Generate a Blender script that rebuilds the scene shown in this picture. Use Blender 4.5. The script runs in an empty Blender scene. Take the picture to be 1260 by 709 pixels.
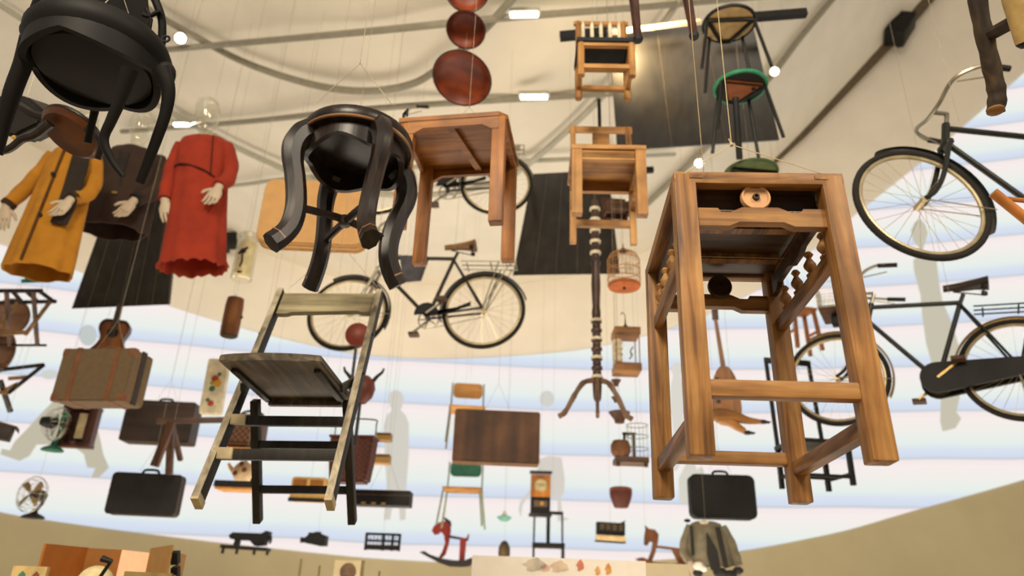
import bpy, bmesh, math, random
from mathutils import Vector, Matrix, Euler
random.seed(7)
sc = bpy.context.scene
col = bpy.context.collection
PI = math.pi
V = Vector

# ------------------------------------------------------------------ camera
FPX, PITCH, ROLL, CAMZ = 900.0, math.radians(23.2), math.radians(2.07), 1.6
_f = V((0, math.cos(PITCH), math.sin(PITCH)))
_u0 = V((0, -math.sin(PITCH), math.cos(PITCH)))
_r = math.cos(ROLL)*V((1, 0, 0)) + math.sin(ROLL)*_u0
_u = -math.sin(ROLL)*V((1, 0, 0)) + math.cos(ROLL)*_u0
EYE = V((0, 0, CAMZ))
def ray(x, y): return _f*FPX + _r*(x-630) + _u*(354.5-y)
def at(x, y, d): return EYE + ray(x, y)*(d/FPX)
cd = bpy.data.cameras.new('camera')
cd.sensor_width = 36; cd.lens = FPX/1260*36; cd.clip_end = 200; cd.clip_start = .02
cd.dof.use_dof = True; cd.dof.focus_distance = 2.05; cd.dof.aperture_fstop = 2.4
cam = bpy.data.objects.new('camera', cd); col.objects.link(cam)
m = Matrix((_r, _u, -_f)).transposed().to_4x4(); m.translation = EYE
cam.matrix_world = m
sc.camera = cam
sc.view_settings.view_transform = 'Standard'
sc.view_settings.look = 'None'

# ------------------------------------------------------------------ materials
def lin(c):
    if isinstance(c, str):
        c = [int(c[i:i+2], 16)/255 for i in (0, 2, 4)]
    return tuple((v/12.92 if v <= .04045 else ((v+.055)/1.055)**2.4) for v in c[:3]) + (1,)
MATS = {}
def newmat(name):
    m = bpy.data.materials.new(name); m.use_nodes = True
    nt = m.node_tree; nt.nodes.clear()
    out = nt.nodes.new('ShaderNodeOutputMaterial')
    return m, nt, out
def principled(nt, out, rough=.6, metal=0, spec=.4):
    b = nt.nodes.new('ShaderNodeBsdfPrincipled')
    b.inputs['Roughness'].default_value = rough; b.inputs['Metallic'].default_value = metal
    b.inputs['Specular IOR Level'].default_value = spec
    nt.links.new(b.outputs[0], out.inputs[0]); return b
def noise(nt, scale, detail=4, mscale=(1, 1, 1), dist=0):
    tc = nt.nodes.new('ShaderNodeTexCoord'); mp = nt.nodes.new('ShaderNodeMapping')
    mp.inputs['Scale'].default_value = mscale
    nt.links.new(tc.outputs['Object'], mp.inputs[0])
    n = nt.nodes.new('ShaderNodeTexNoise'); n.inputs['Scale'].default_value = scale
    n.inputs['Detail'].default_value = detail; n.inputs['Distortion'].default_value = dist
    nt.links.new(mp.outputs[0], n.inputs['Vector']); return n
def ramp(nt, src, stops):
    r = nt.nodes.new('ShaderNodeValToRGB'); e = r.color_ramp.elements
    while len(e) < len(stops): e.new(.5)
    for k, (p, c) in enumerate(stops): e[k].position = p; e[k].color = lin(c)
    nt.links.new(src, r.inputs[0]); return r
def wood(name, c0, c1, c2, axis='z', scale=30, rough=.5, bump=.15, spec=.35):
    if name in MATS: return MATS[name]
    m, nt, out = newmat(name); b = principled(nt, out, rough, 0, spec)
    ms = {'z': (1, 1, .07), 'x': (.07, 1, 1), 'y': (1, .07, 1)}[axis]
    n = noise(nt, scale, 6, ms, .8); r = ramp(nt, n.outputs[0], [(.3, c0), (.5, c1), (.72, c2)])
    n2 = noise(nt, 6, 3); mx = nt.nodes.new('ShaderNodeMix'); mx.data_type = 'RGBA'; mx.blend_type = 'MULTIPLY'
    r2 = ramp(nt, n2.outputs[0], [(.3, 'a8a098'), (.62, 'ffffff')])
    mx.inputs[0].default_value = .7
    nt.links.new(r.outputs[0], mx.inputs[6]); nt.links.new(r2.outputs[0], mx.inputs[7])
    nt.links.new(mx.outputs[2], b.inputs['Base Color'])
    bp = nt.nodes.new('ShaderNodeBump'); bp.inputs['Strength'].default_value = bump; bp.inputs['Distance'].default_value = .004
    nt.links.new(n.outputs[0], bp.inputs['Height']); nt.links.new(bp.outputs[0], b.inputs['Normal'])
    MATS[name] = m; return m
def plain(name, c, rough=.6, metal=0, var=.18, scale=14, spec=.35, bump=0, emit=0):
    if name in MATS: return MATS[name]
    m, nt, out = newmat(name); b = principled(nt, out, rough, metal, spec)
    n = noise(nt, scale, 4)
    L = lin(c); dk = tuple(v*(1-var) for v in L[:3]); lt = tuple(min(1, v*(1+var)) for v in L[:3])
    r = nt.nodes.new('ShaderNodeValToRGB'); r.color_ramp.elements[0].position = .35; r.color_ramp.elements[1].position = .65
    r.color_ramp.elements[0].color = dk+(1,); r.color_ramp.elements[1].color = lt+(1,)
    nt.links.new(n.outputs[0], r.inputs[0]); nt.links.new(r.outputs[0], b.inputs['Base Color'])
    if bump:
        bp = nt.nodes.new('ShaderNodeBump'); bp.inputs['Strength'].default_value = bump; bp.inputs['Distance'].default_value = .01
        nt.links.new(n.outputs[0], bp.inputs['Height']); nt.links.new(bp.outputs[0], b.inputs['Normal'])
    if emit:
        nt.links.new(r.outputs[0], b.inputs['Emission Color']); b.inputs['Emission Strength'].default_value = emit
    MATS[name] = m; return m
def glow(name, c, s):
    if name in MATS: return MATS[name]
    m, nt, out = newmat(name); e = nt.nodes.new('ShaderNodeEmission')
    e.inputs[0].default_value = lin(c); e.inputs[1].default_value = s
    nt.links.new(e.outputs[0], out.inputs[0]); MATS[name] = m; return m
def weave(name, c0, c1, scale=60, rough=.7):
    if name in MATS: return MATS[name]
    m, nt, out = newmat(name); b = principled(nt, out, rough)
    tc = nt.nodes.new('ShaderNodeTexCoord'); ck = nt.nodes.new('ShaderNodeTexChecker'); ck.inputs['Scale'].default_value = scale
    ck.inputs[1].default_value = lin(c0); ck.inputs[2].default_value = lin(c1)
    nt.links.new(tc.outputs['Object'], ck.inputs[0]); nt.links.new(ck.outputs[0], b.inputs['Base Color'])
    MATS[name] = m; return m
def glassy(name, tint='f4f4ea', amt=.86):
    if name in MATS: return MATS[name]
    m, nt, out = newmat(name)
    t = nt.nodes.new('ShaderNodeBsdfTransparent'); t.inputs[0].default_value = lin(tint)
    g = nt.nodes.new('ShaderNodeBsdfGlossy'); g.inputs['Roughness'].default_value = .08; g.inputs[0].default_value = lin('f2efe4')
    lw = nt.nodes.new('ShaderNodeLayerWeight'); lw.inputs[0].default_value = .35
    mr = nt.nodes.new('ShaderNodeMapRange'); mr.inputs[3].default_value = 1-amt-.08; mr.inputs[4].default_value = .75
    nt.links.new(lw.outputs['Facing'], mr.inputs[0])
    mx = nt.nodes.new('ShaderNodeMixShader'); nt.links.new(mr.outputs[0], mx.inputs[0])
    nt.links.new(t.outputs[0], mx.inputs[1]); nt.links.new(g.outputs[0], mx.inputs[2]); nt.links.new(mx.outputs[0], out.inputs[0])
    MATS[name] = m; return m

STZ = wood('stool wood upright', '5a3a1c', '966836', 'ba8c52', 'z', 38, .5, .25)
STX = wood('stool wood cross', '5a3a1c', '966836', 'ba8c52', 'x', 38, .5, .25)
STY = wood('stool wood deep', '4c3018', '82582e', 'a67a46', 'y', 38, .5, .25)
STD = wood('stool board dark', '2a1c12', '412c1c', '5c4028', 'x')
DK = wood('dark walnut', '120d0a', '1e1510', '33241b', 'z', rough=.35)
TBX = wood('table wood cross', '643c14', '945c22', 'ae7434', 'x')
TBZ = wood('table wood upright', '744820', '9e642e', 'b87e42', 'z')
CHX = wood('old chair slat', '756c52', '968c6c', 'aca27f', 'x', rough=.7)
CHS = wood('old chair seat', '342d22', '574c3a', '786b54', 'y', rough=.65)
CHR = wood('old chair rail', '7c725e', 'b0a58c', 'd4c8ae', 'z', rough=.45)
CHD = wood('old chair dark rail', '14110d', '1e1a15', '302a22', 'z', rough=.6)
PALE = plain('pale worn end', 'b0a07c')
BMB = wood('honey wood upright', '7a5028', 'ae7c42', 'c89a5c', 'z', scale=22)
BMX = wood('honey wood cross', '7a5028', 'ae7c42', 'c89a5c', 'x', scale=22)
BRN = wood('plain brown wood', '38241a', '523624', '6a4a32', 'z', scale=22)
BRX = wood('plain brown wood cross', '38241a', '523624', '6a4a32', 'x', scale=22)
TAN = wood('tan ply', 'b07a34', 'c88e44', 'd8a45c', 'x', scale=14)
BLK = plain('black paint', '151412', .55, 0, .18, 14, .25)
BLM = plain('black metal', '191815', .45, .2)
STEEL = plain('worn steel', '9a9484', .35, .8)
BRASS = plain('dull brass', 'a88a54', .4, .7)
RUB = plain('tyre rubber', '1e1b17', .85)
RIM = plain('rim metal', 'b5a684', .35, .6)
CREAM = plain('cream paint', 'd9cdb0', .6)
WHITE = plain('white paint', 'e8e0d0', .6)
WIRE = plain('thin steel wire', 'a09680', .5, .3)
GREEN = plain('dark green paint', '1f6b52', .45)
GLASS = glassy('clear glass', 'fafaf6', .9)

# ------------------------------------------------------------------ mesh helper
class B:
    def __init__(s): s.bm = bmesh.new()
    def xf(s, vs, M):
        if M is not None:
            for v in vs: v.co = M @ v.co
    def box(s, c, d, M=None, bev=0, rot=None):
        r = bmesh.ops.create_cube(s.bm, size=1); vs = r['verts']
        R = Euler(rot).to_matrix().to_4x4() if rot else Matrix()
        T = Matrix.Translation(c) @ R @ Matrix.Diagonal((*d, 1))
        for v in vs: v.co = T @ v.co
        if bev:
            es = {e for v in vs for e in v.link_edges}
            q = bmesh.ops.bevel(s.bm, geom=list(es), offset=bev, segments=2, profile=.6, affect='EDGES')
            if M is not None: s.xf({v for f in q['faces'] for v in f.verts} | {v for v in vs if v.is_valid}, M)
        else: s.xf(vs, M)
        return s
    def bar(s, a, b, w, h, w2=None, h2=None, side=None, bev=0):
        """a beam from a to b, w along 'side', h across it; may taper"""
        a, b = V(a), V(b); z = (b-a).normalized()
        sd = V(side) if side else (V((1, 0, 0)) if abs(z.x) < .9 else V((0, 1, 0)))
        x = (sd - z*sd.dot(z)).normalized(); y = z.cross(x)
        w2 = w if w2 is None else w2; h2 = h if h2 is None else h2
        vs = []
        for p, ww, hh in ((a, w, h), (b, w2, h2)):
            for i, j in ((-1, -1), (1, -1), (1, 1), (-1, 1)):
                vs.append(s.bm.verts.new(p + x*(i*ww/2) + y*(j*hh/2)))
        fs = [(3, 2, 1, 0), (4, 5, 6, 7)] + [(k, (k+1) % 4, (k+1) % 4+4, k+4) for k in range(4)]
        for f in fs: s.bm.faces.new([vs[k] for k in f])
        if bev:
            es = {e for v in vs for e in v.link_edges}
            bmesh.ops.bevel(s.bm, geom=list(es), offset=bev, segments=2, profile=.6, affect='EDGES')
        return s
    def tube(s, pts, r, n=8, closed=False, flat=1, cap=True, ph=0):
        pts = [V(p) for p in pts]; N = len(pts)
        rs = r if isinstance(r, (list, tuple)) else [r]*N
        def tan(i):
            if closed: return (pts[(i+1) % N]-pts[i-1]).normalized()
            return (pts[min(i+1, N-1)]-pts[max(i-1, 0)]).normalized()
        t = tan(0); x = t.orthogonal().normalized()
        if abs(t.z) < .9: x = (V((0, 0, 1))-t*t.z).normalized()
        rings = []
        for i in range(N):
            t = tan(i); x = (x-t*x.dot(t)).normalized(); y = t.cross(x)
            rings.append([s.bm.verts.new(pts[i]+(x*math.cos(2*PI*k/n+ph)+y*math.sin(2*PI*k/n+ph)*flat)*rs[i]) for k in range(n)])
        for i in range(N if closed else N-1):
            A, C = rings[i], rings[(i+1) % N]
            for k in range(n): s.bm.faces.new((A[k], A[(k+1) % n], C[(k+1) % n], C[k]))
        if cap and not closed:
            s.bm.faces.new(rings[0][::-1]); s.bm.faces.new(rings[-1])
        return s
    def lathe(s, prof, n=24, M=None, sx=1, sy=1):
        rings = []; new = []
        for r, z in prof:
            if r < 1e-6: v = s.bm.verts.new((0, 0, z)); rings.append([v]); new.append(v)
            else:
                q = [s.bm.verts.new((r*sx*math.cos(2*PI*k/n), r*sy*math.sin(2*PI*k/n), z)) for k in range(n)]
                rings.append(q); new += q
        for A, C in zip(rings, rings[1:]):
            for k in range(n):
                a, b_ = A[k % len(A)], A[(k+1) % n % len(A)]; c, d = C[(k+1) % n % len(C)], C[k % len(C)]
                f = [a]
                for v in (b_, c, d):
                    if v not in f: f.append(v)
                if len(f) > 2: s.bm.faces.new(f)
        s.xf(new, M); return s
    def prism(s, poly, t, M=None, y0=0):
        """polygon in x,z extruded along y (thickness t centred on y0)"""
        A = [s.bm.verts.new((x, y0-t/2, z)) for x, z in poly]; C = [s.bm.verts.new((x, y0+t/2, z)) for x, z in poly]
        n = len(poly)
        s.bm.faces.new(A); s.bm.faces.new(C[::-1])
        for k in range(n): s.bm.faces.new((A[k], C[k], C[(k+1) % n], A[(k+1) % n]))
        s.xf(A+C, M); return s
    def loft(s, rings, cap=True):
        R = [[s.bm.verts.new(p) for p in r] for r in rings]; n = len(R[0])
        for A, C in zip(R, R[1:]):
            for k in range(n): s.bm.faces.new((A[k], A[(k+1) % n], C[(k+1) % n], C[k]))
        if cap: s.bm.faces.new(R[0][::-1]); s.bm.faces.new(R[-1])
        return s
    def ball(s, c, r, sc_=(1, 1, 1), n=12):
        q = bmesh.ops.create_uvsphere(s.bm, u_segments=n, v_segments=max(6, n*2//3), radius=r)
        for v in q['verts']: v.co = V((v.co.x*sc_[0], v.co.y*sc_[1], v.co.z*sc_[2]))+V(c)
        return s
    def ring(s, c, R, r, axis='y', n=40, k=8, flat=1, a0=0, a1=2*PI):
        full = abs(a1-a0-2*PI) < 1e-6; P = []
        for i in range(n if full else n+1):
            a = a0+(a1-a0)*i/n; q = (math.cos(a)*R, math.sin(a)*R)
            P.append(V(c)+V({'y': (q[0], 0, q[1]), 'z': (q[0], q[1], 0), 'x': (0, q[0], q[1])}[axis]))
        return s.tube(P, r, k, closed=full, flat=flat)
    def done(s, name, mat, parent=None, smooth=38, mods=None):
        bmesh.ops.recalc_face_normals(s.bm, faces=s.bm.faces)
        me = bpy.data.meshes.new(name)
        lim = math.radians(smooth)
        for f in s.bm.faces: f.smooth = True
        for e in s.bm.edges:
            if len(e.link_faces) == 2 and e.calc_face_angle(0) > lim: e.smooth = False
        s.bm.to_mesh(me); s.bm.free(); me.materials.append(mat)
        o = bpy.data.objects.new(name, me); col.objects.link(o)
        if parent is not None: o.parent = parent
        return o
def tag(o, label, cat, group=None):
    o['label'] = label; o['category'] = cat
    if group: o['group'] = group
    return o
def thing(name, label, cat, loc, rot=(0, 0, 0), group=None):
    o = bpy.data.objects.new(name, None); o.empty_display_size = .05; col.objects.link(o)
    o.location = loc; o.rotation_euler = rot if isinstance(rot, (tuple, list)) else (0, 0, rot)
    return tag(o, label, cat, group)
def structure(o): o['kind'] = 'structure'; return o
def dup(root, loc, rot, label=None, group=None):
    r = root.copy(); col.objects.link(r); r.location = loc; r.rotation_euler = rot
    if label: r['label'] = label
    if group: r['group'] = group
    for ch in list(root.children):
        c = ch.copy(); col.objects.link(c); c.parent = r
        for g in list(ch.children):
            d = g.copy(); col.objects.link(d); d.parent = c
    return r
def bez(P, n=10):
    """Catmull-Rom through the points"""
    P = [V(p) for p in P]; Q = [2*P[0]-P[1]]+P+[2*P[-1]-P[-2]]; out = []
    for i in range(1, len(Q)-2):
        for k in range(n):
            t = k/n; a, b, c, d = Q[i-1:i+3]
            out.append(.5*((2*b)+(c-a)*t+(2*a-5*b+4*c-d)*t*t+(3*b-a-3*c+d)*t**3))
    out.append(P[-1]); return out
def outline(pts, sc_, c, d):
    """profile measured on the photo -> local metres at distance d"""
    return [((x-c[0])/sc_*d/FPX, -(y-c[1])/sc_*d/FPX*1.07) for x, y in pts]

# ------------------------------------------------------------------ room
def interp(T, x):
    if x <= T[0][0]: (a, p), (b, q) = T[0], T[1]
    elif x >= T[-1][0]: (a, p), (b, q) = T[-2], T[-1]
    else:
        for (a, p), (b, q) in zip(T, T[1:]):
            if a <= x <= b: break
    return p+(q-p)*(x-a)/(b-a)
def smoothed(T, x, w=2.2): return sum(interp(T, x+k*w/3) for k in range(-3, 4))/7
def aze(px, py):
    d = ray(px, py); return math.degrees(math.atan2(d.x, d.y)), d.z/math.hypot(d.x, d.y)
def wallD(az): return 12*(1+.085*(az/30)**2)
BOT = [aze(*p) for p in ((-80, 607), (0, 632), (140, 652), (270, 668), (450, 687), (580, 694), (720, 694), (850, 687), (940, 674), (1044, 653), (1109, 633), (1260, 591), (1340, 566))]
TOP = [aze(*p) for p in ((-80, 268), (0, 302), (99, 335), (206, 377), (320, 411), (435, 437), (520, 443), (600, 441), (720, 431), (790, 416), (860, 394), (893, 378), (945, 352), (1060, 259), (1140, 196), (1260, 91), (1340, 20))]
JUN = [aze(*p) for p in ((-80, 110), (0, 158), (50, 185), (200, 262), (314, 308), (420, 343), (560, 352), (640, 350), (705, 341), (800, 308), (880, 262), (960, 200), (1060, 97), (1150, 0), (1230, -90))]
for T in (BOT, TOP, JUN): T.sort()
def zof(T, az): return CAMZ+wallD(az)*smoothed(T, az, 1.5)
def wpt(az, z, off=0):
    a = math.radians(az); D = wallD(az)-off
    return V((D*math.sin(a), D*math.cos(a), z))
AZ = [-52+k*1.0 for k in range(105)]
def strip(z0, z1, n, off=0, azs=AZ):
    b = B(); rows = []
    for az in azs:
        a, c = z0(az), z1(az)
        rows.append([b.bm.verts.new(wpt(az, a+(c-a)*k/n, off)) for k in range(n+1)])
    for A, C in zip(rows, rows[1:]):
        for k in range(n): b.bm.faces.new((A[k], C[k], C[k+1], A[k+1]))
    return b
def jz(az): return CAMZ+wallD(az)*smoothed(JUN, max(-40, min(40, az)), 1.5)
def bz(az): return zof(BOT, max(-40, min(42, az)))
def tz(az): return zof(TOP, max(-40, min(42, az)))
WALL = plain('warm plaster wall', 'eee6d6', .9, 0, .03, 2); WALLB = plain('olive plaster wall', 'b0a482', .9, 0, .03, 2)  # lower wall is a darker olive plaster
CEIL = plain('warm white ceiling', 'e8e0cd', .9, 0, .03, 2)
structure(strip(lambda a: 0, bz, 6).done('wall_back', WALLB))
structure(strip(tz, jz, 6).done('wall_upper', WALL))
b = B(); rows = []
for az in AZ:
    a = math.radians(az); rows.append([b.bm.verts.new((r*math.sin(a), r*math.cos(a), jz(az)+(wallD(az)-r)*.01)) for r in (wallD(az), 10, 8, 6, 4.5, 3.2)])
for A, C in zip(rows, rows[1:]):
    for k in range(5): b.bm.faces.new((A[k], C[k], C[k+1], A[k+1]))
structure(b.done('ceiling', CEIL))
b = B(); b.box((0, 5, -.05), (26, 22, .1))
structure(b.done('floor', wood('pale floor boards', 'a89878', 'b8a888', 'c6b898', 'y', 6, .5)))

# the glowing picture wall
m, nt, out = newmat('projected pale bands')
tc = nt.nodes.new('ShaderNodeTexCoord'); sx = nt.nodes.new('ShaderNodeSeparateXYZ'); nt.links.new(tc.outputs['Object'], sx.inputs[0])
nz = noise(nt, .35, 2); ad = nt.nodes.new('ShaderNodeMath'); ad.operation = 'MULTIPLY_ADD'; ad.inputs[1].default_value = .12
nt.links.new(nz.outputs[0], ad.inputs[0]); nt.links.new(sx.outputs[2], ad.inputs[2])
z450 = CAMZ+wallD(-1)*aze(600, 450)[1]; z673 = CAMZ+wallD(-1)*aze(600, 673)[1]; per = (z450-z673)/4
mr = nt.nodes.new('ShaderNodeMath'); mr.operation = 'SUBTRACT'; mr.inputs[1].default_value = z673+.06-10*per
nt.links.new(ad.outputs[0], mr.inputs[0])
dv = nt.nodes.new('ShaderNodeMath'); dv.operation = 'DIVIDE'; dv.inputs[1].default_value = per; nt.links.new(mr.outputs[0], dv.inputs[0])
fr = nt.nodes.new('ShaderNodeMath'); fr.operation = 'FRACT'; nt.links.new(dv.outputs[0], fr.inputs[0])
rp = ramp(nt, fr.outputs[0], [(0, 'c4c8cc'), (.035, 'd2dcee'), (.19, 'dae3ef'), (.33, 'e7efea'), (.58, 'f1efe9'), (.84, 'f8edea'), (.975, 'f3e8e8'), (1, 'c8c8c8')])
em = nt.nodes.new('ShaderNodeEmission'); em.inputs[1].default_value = 1.0
nt.links.new(rp.outputs[0], em.inputs[0]); nt.links.new(em.outputs[0], out.inputs[0])
screen = strip(bz, tz, 8, .03).done('projection_screen', m)
tag(screen, 'huge curved glowing screen with pale blue, pink and green bands on back wall', 'screen')
def onwall(px, py, off=.06):
    az, t = aze(px, py); return wpt(az, CAMZ+wallD(az)*t, off)
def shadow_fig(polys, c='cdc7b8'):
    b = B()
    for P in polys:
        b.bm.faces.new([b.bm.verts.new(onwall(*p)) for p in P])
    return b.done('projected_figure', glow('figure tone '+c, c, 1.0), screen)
def oval(cx, cy, rx, ry, n=18): return [(cx+rx*math.cos(2*PI*k/n), cy+ry*math.sin(2*PI*k/n)) for k in range(n)]
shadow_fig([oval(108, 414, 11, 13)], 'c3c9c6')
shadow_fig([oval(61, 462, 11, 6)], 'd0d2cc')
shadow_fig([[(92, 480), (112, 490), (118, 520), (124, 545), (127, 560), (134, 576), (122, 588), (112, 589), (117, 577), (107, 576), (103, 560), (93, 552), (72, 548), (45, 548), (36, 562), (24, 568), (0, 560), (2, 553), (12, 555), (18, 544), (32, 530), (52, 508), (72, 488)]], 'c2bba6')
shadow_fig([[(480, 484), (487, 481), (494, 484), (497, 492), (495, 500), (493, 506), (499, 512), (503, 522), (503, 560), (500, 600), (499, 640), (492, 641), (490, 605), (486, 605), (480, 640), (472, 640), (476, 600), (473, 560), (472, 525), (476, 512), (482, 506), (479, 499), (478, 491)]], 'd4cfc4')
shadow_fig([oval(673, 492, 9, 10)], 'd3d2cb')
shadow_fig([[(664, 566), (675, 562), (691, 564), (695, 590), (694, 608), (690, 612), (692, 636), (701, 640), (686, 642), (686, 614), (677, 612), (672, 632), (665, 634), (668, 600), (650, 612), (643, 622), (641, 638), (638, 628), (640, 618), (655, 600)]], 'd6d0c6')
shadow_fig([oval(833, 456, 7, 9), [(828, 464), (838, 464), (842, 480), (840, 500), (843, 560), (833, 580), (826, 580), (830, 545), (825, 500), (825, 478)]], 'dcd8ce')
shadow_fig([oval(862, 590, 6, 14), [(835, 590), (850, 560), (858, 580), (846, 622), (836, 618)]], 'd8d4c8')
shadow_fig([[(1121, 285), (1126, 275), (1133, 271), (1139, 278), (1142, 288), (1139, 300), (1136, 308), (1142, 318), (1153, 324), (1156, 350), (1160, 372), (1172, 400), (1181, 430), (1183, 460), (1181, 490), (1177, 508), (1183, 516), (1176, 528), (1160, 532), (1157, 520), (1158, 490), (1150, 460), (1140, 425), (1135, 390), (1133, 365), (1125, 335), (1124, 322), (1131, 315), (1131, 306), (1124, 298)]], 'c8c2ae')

def hung(px, py, drop=.12):
    """point below the ceiling seen along a photo ray"""
    d = ray(px, py); az = max(-45, min(45, math.degrees(math.atan2(d.x, d.y))))
    k = (jz(az)-drop-CAMZ)/d.z; k = min(k, (wallD(az)-.4)/math.hypot(d.x, d.y)); return EYE+d*k
def ceilz(p):
    az = max(-50, min(50, math.degrees(math.atan2(p.x, p.y))))
    return jz(az)+(wallD(az)-math.hypot(p.x, p.y))*.01
GREY = plain('grey painted steel', 'a9a594', .5, 0, .06)
GREYD = plain('dim grey steel', '8c8674', .5, 0, .08)
def rail(name, label, pts, r, mat=GREY, n=8):
    P = bez([hung(*p) for p in pts], 8); b = B(); b.tube(P, r, n); return tag(b.done(name, mat), label, 'rail')
rail('curved_track', 'curved grey lighting track under the ceiling behind the cream-lit bowls', [(150, -14), (190, 16), (244, 47), (304, 78), (380, 103), (445, 112), (505, 104), (545, 80), (590, 42), (625, 5), (640, -14)], .04, GREYD)
rail('curved_track', 'long curved grey track passing behind the red dress and the wooden table', [(-30, -12), (37, 30), (120, 85), (206, 136), (320, 195), (420, 232), (520, 240), (600, 228), (650, 202), (735, 125), (800, 50), (850, -20)], .04, GREY)
rail('lighting_track', 'straight grey lighting track slanting down beside the dark panel', [(1035, -14), (985, 46), (950, 92), (900, 148), (862, 188), (795, 252)], .05, GREYD)
rail('ceiling_pipe', 'thin straight ceiling pipe nearest to the top of the photo', [(150, 66), (440, 40), (620, 22), (800, 8), (1010, -10)], .035, GREYD)
rail('ceiling_pipe', 'thin straight ceiling pipe passing just above the wooden table', [(150, 162), (300, 150), (480, 132), (740, 116), (800, 112)], .035, GREYD)
rail('ceiling_pipe', 'thin ceiling pipe running behind the tan case and round stool', [(200, 236), (300, 227), (345, 221), (520, 205), (700, 196), (830, 190)], .03, GREY)
LAMP = glow('lamp glare', 'fff6e6', 6)
for px, py, w, lab in ((230, 153.5, .42, 'bright ceiling light bar above the red dress'), (645, 18, .30, 'bright ceiling light bar right of the small hanging bowl'), (657, 119.5, .34, 'bright ceiling light bar between table and bamboo chair')):
    p = hung(px, py, .16); t = thing('ceiling_light', lab, 'ceiling light', p, math.radians(-4))
    B().box((0, 0, .035), (w, .08, .04)).done('housing', GREY, t); B().box((0, 0, 0), (w*.86, .05, .03)).done('diffuser', LAMP, t)
for px, py, lab in ((222, 47, 'round spotlight beside the black carved chair'), (953, 88, 'round spotlight on the track right of the dark panel'), (860, 201, 'round spotlight just above the big wooden stool')):
    p = hung(px, py, .25); q = (EYE-p).normalized().to_track_quat('Z', 'Y').to_euler()
    t = thing('spotlight', lab, 'spotlight', p, tuple(q))
    B().lathe([(0, -.22), (.05, -.22), (.07, -.02), (.072, .0), (.06, .0)], 20).done('housing', BLM if px < 300 else GREY, t)
    B().lathe([(0, .0), (.062, .004), (.062, -.01), (0, -.01)], 20).done('lens', LAMP, t)

# ------------------------------------------------------------------ hanging wires
def wire(p, what, spread=0, fork=.22, side=(1, 0, 0), r=.0011, off=(0, 0, 0)):
    p = V(p); b = B(); s = V(side)
    if spread:
        k = p+V((0, 0, fork)); b.tube([p-s*spread, k], r, 5); b.tube([p+s*spread, k], r, 5)
        b.ball(k, r*2.2, n=6); st = k
    else: st = p
    b.tube([st, V((st.x, st.y, ceilz(st)))+V(off)], r, 5)
    return tag(b.done('hanging_wire', WIRE), 'thin steel wire holding up the '+what, 'wire')

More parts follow.
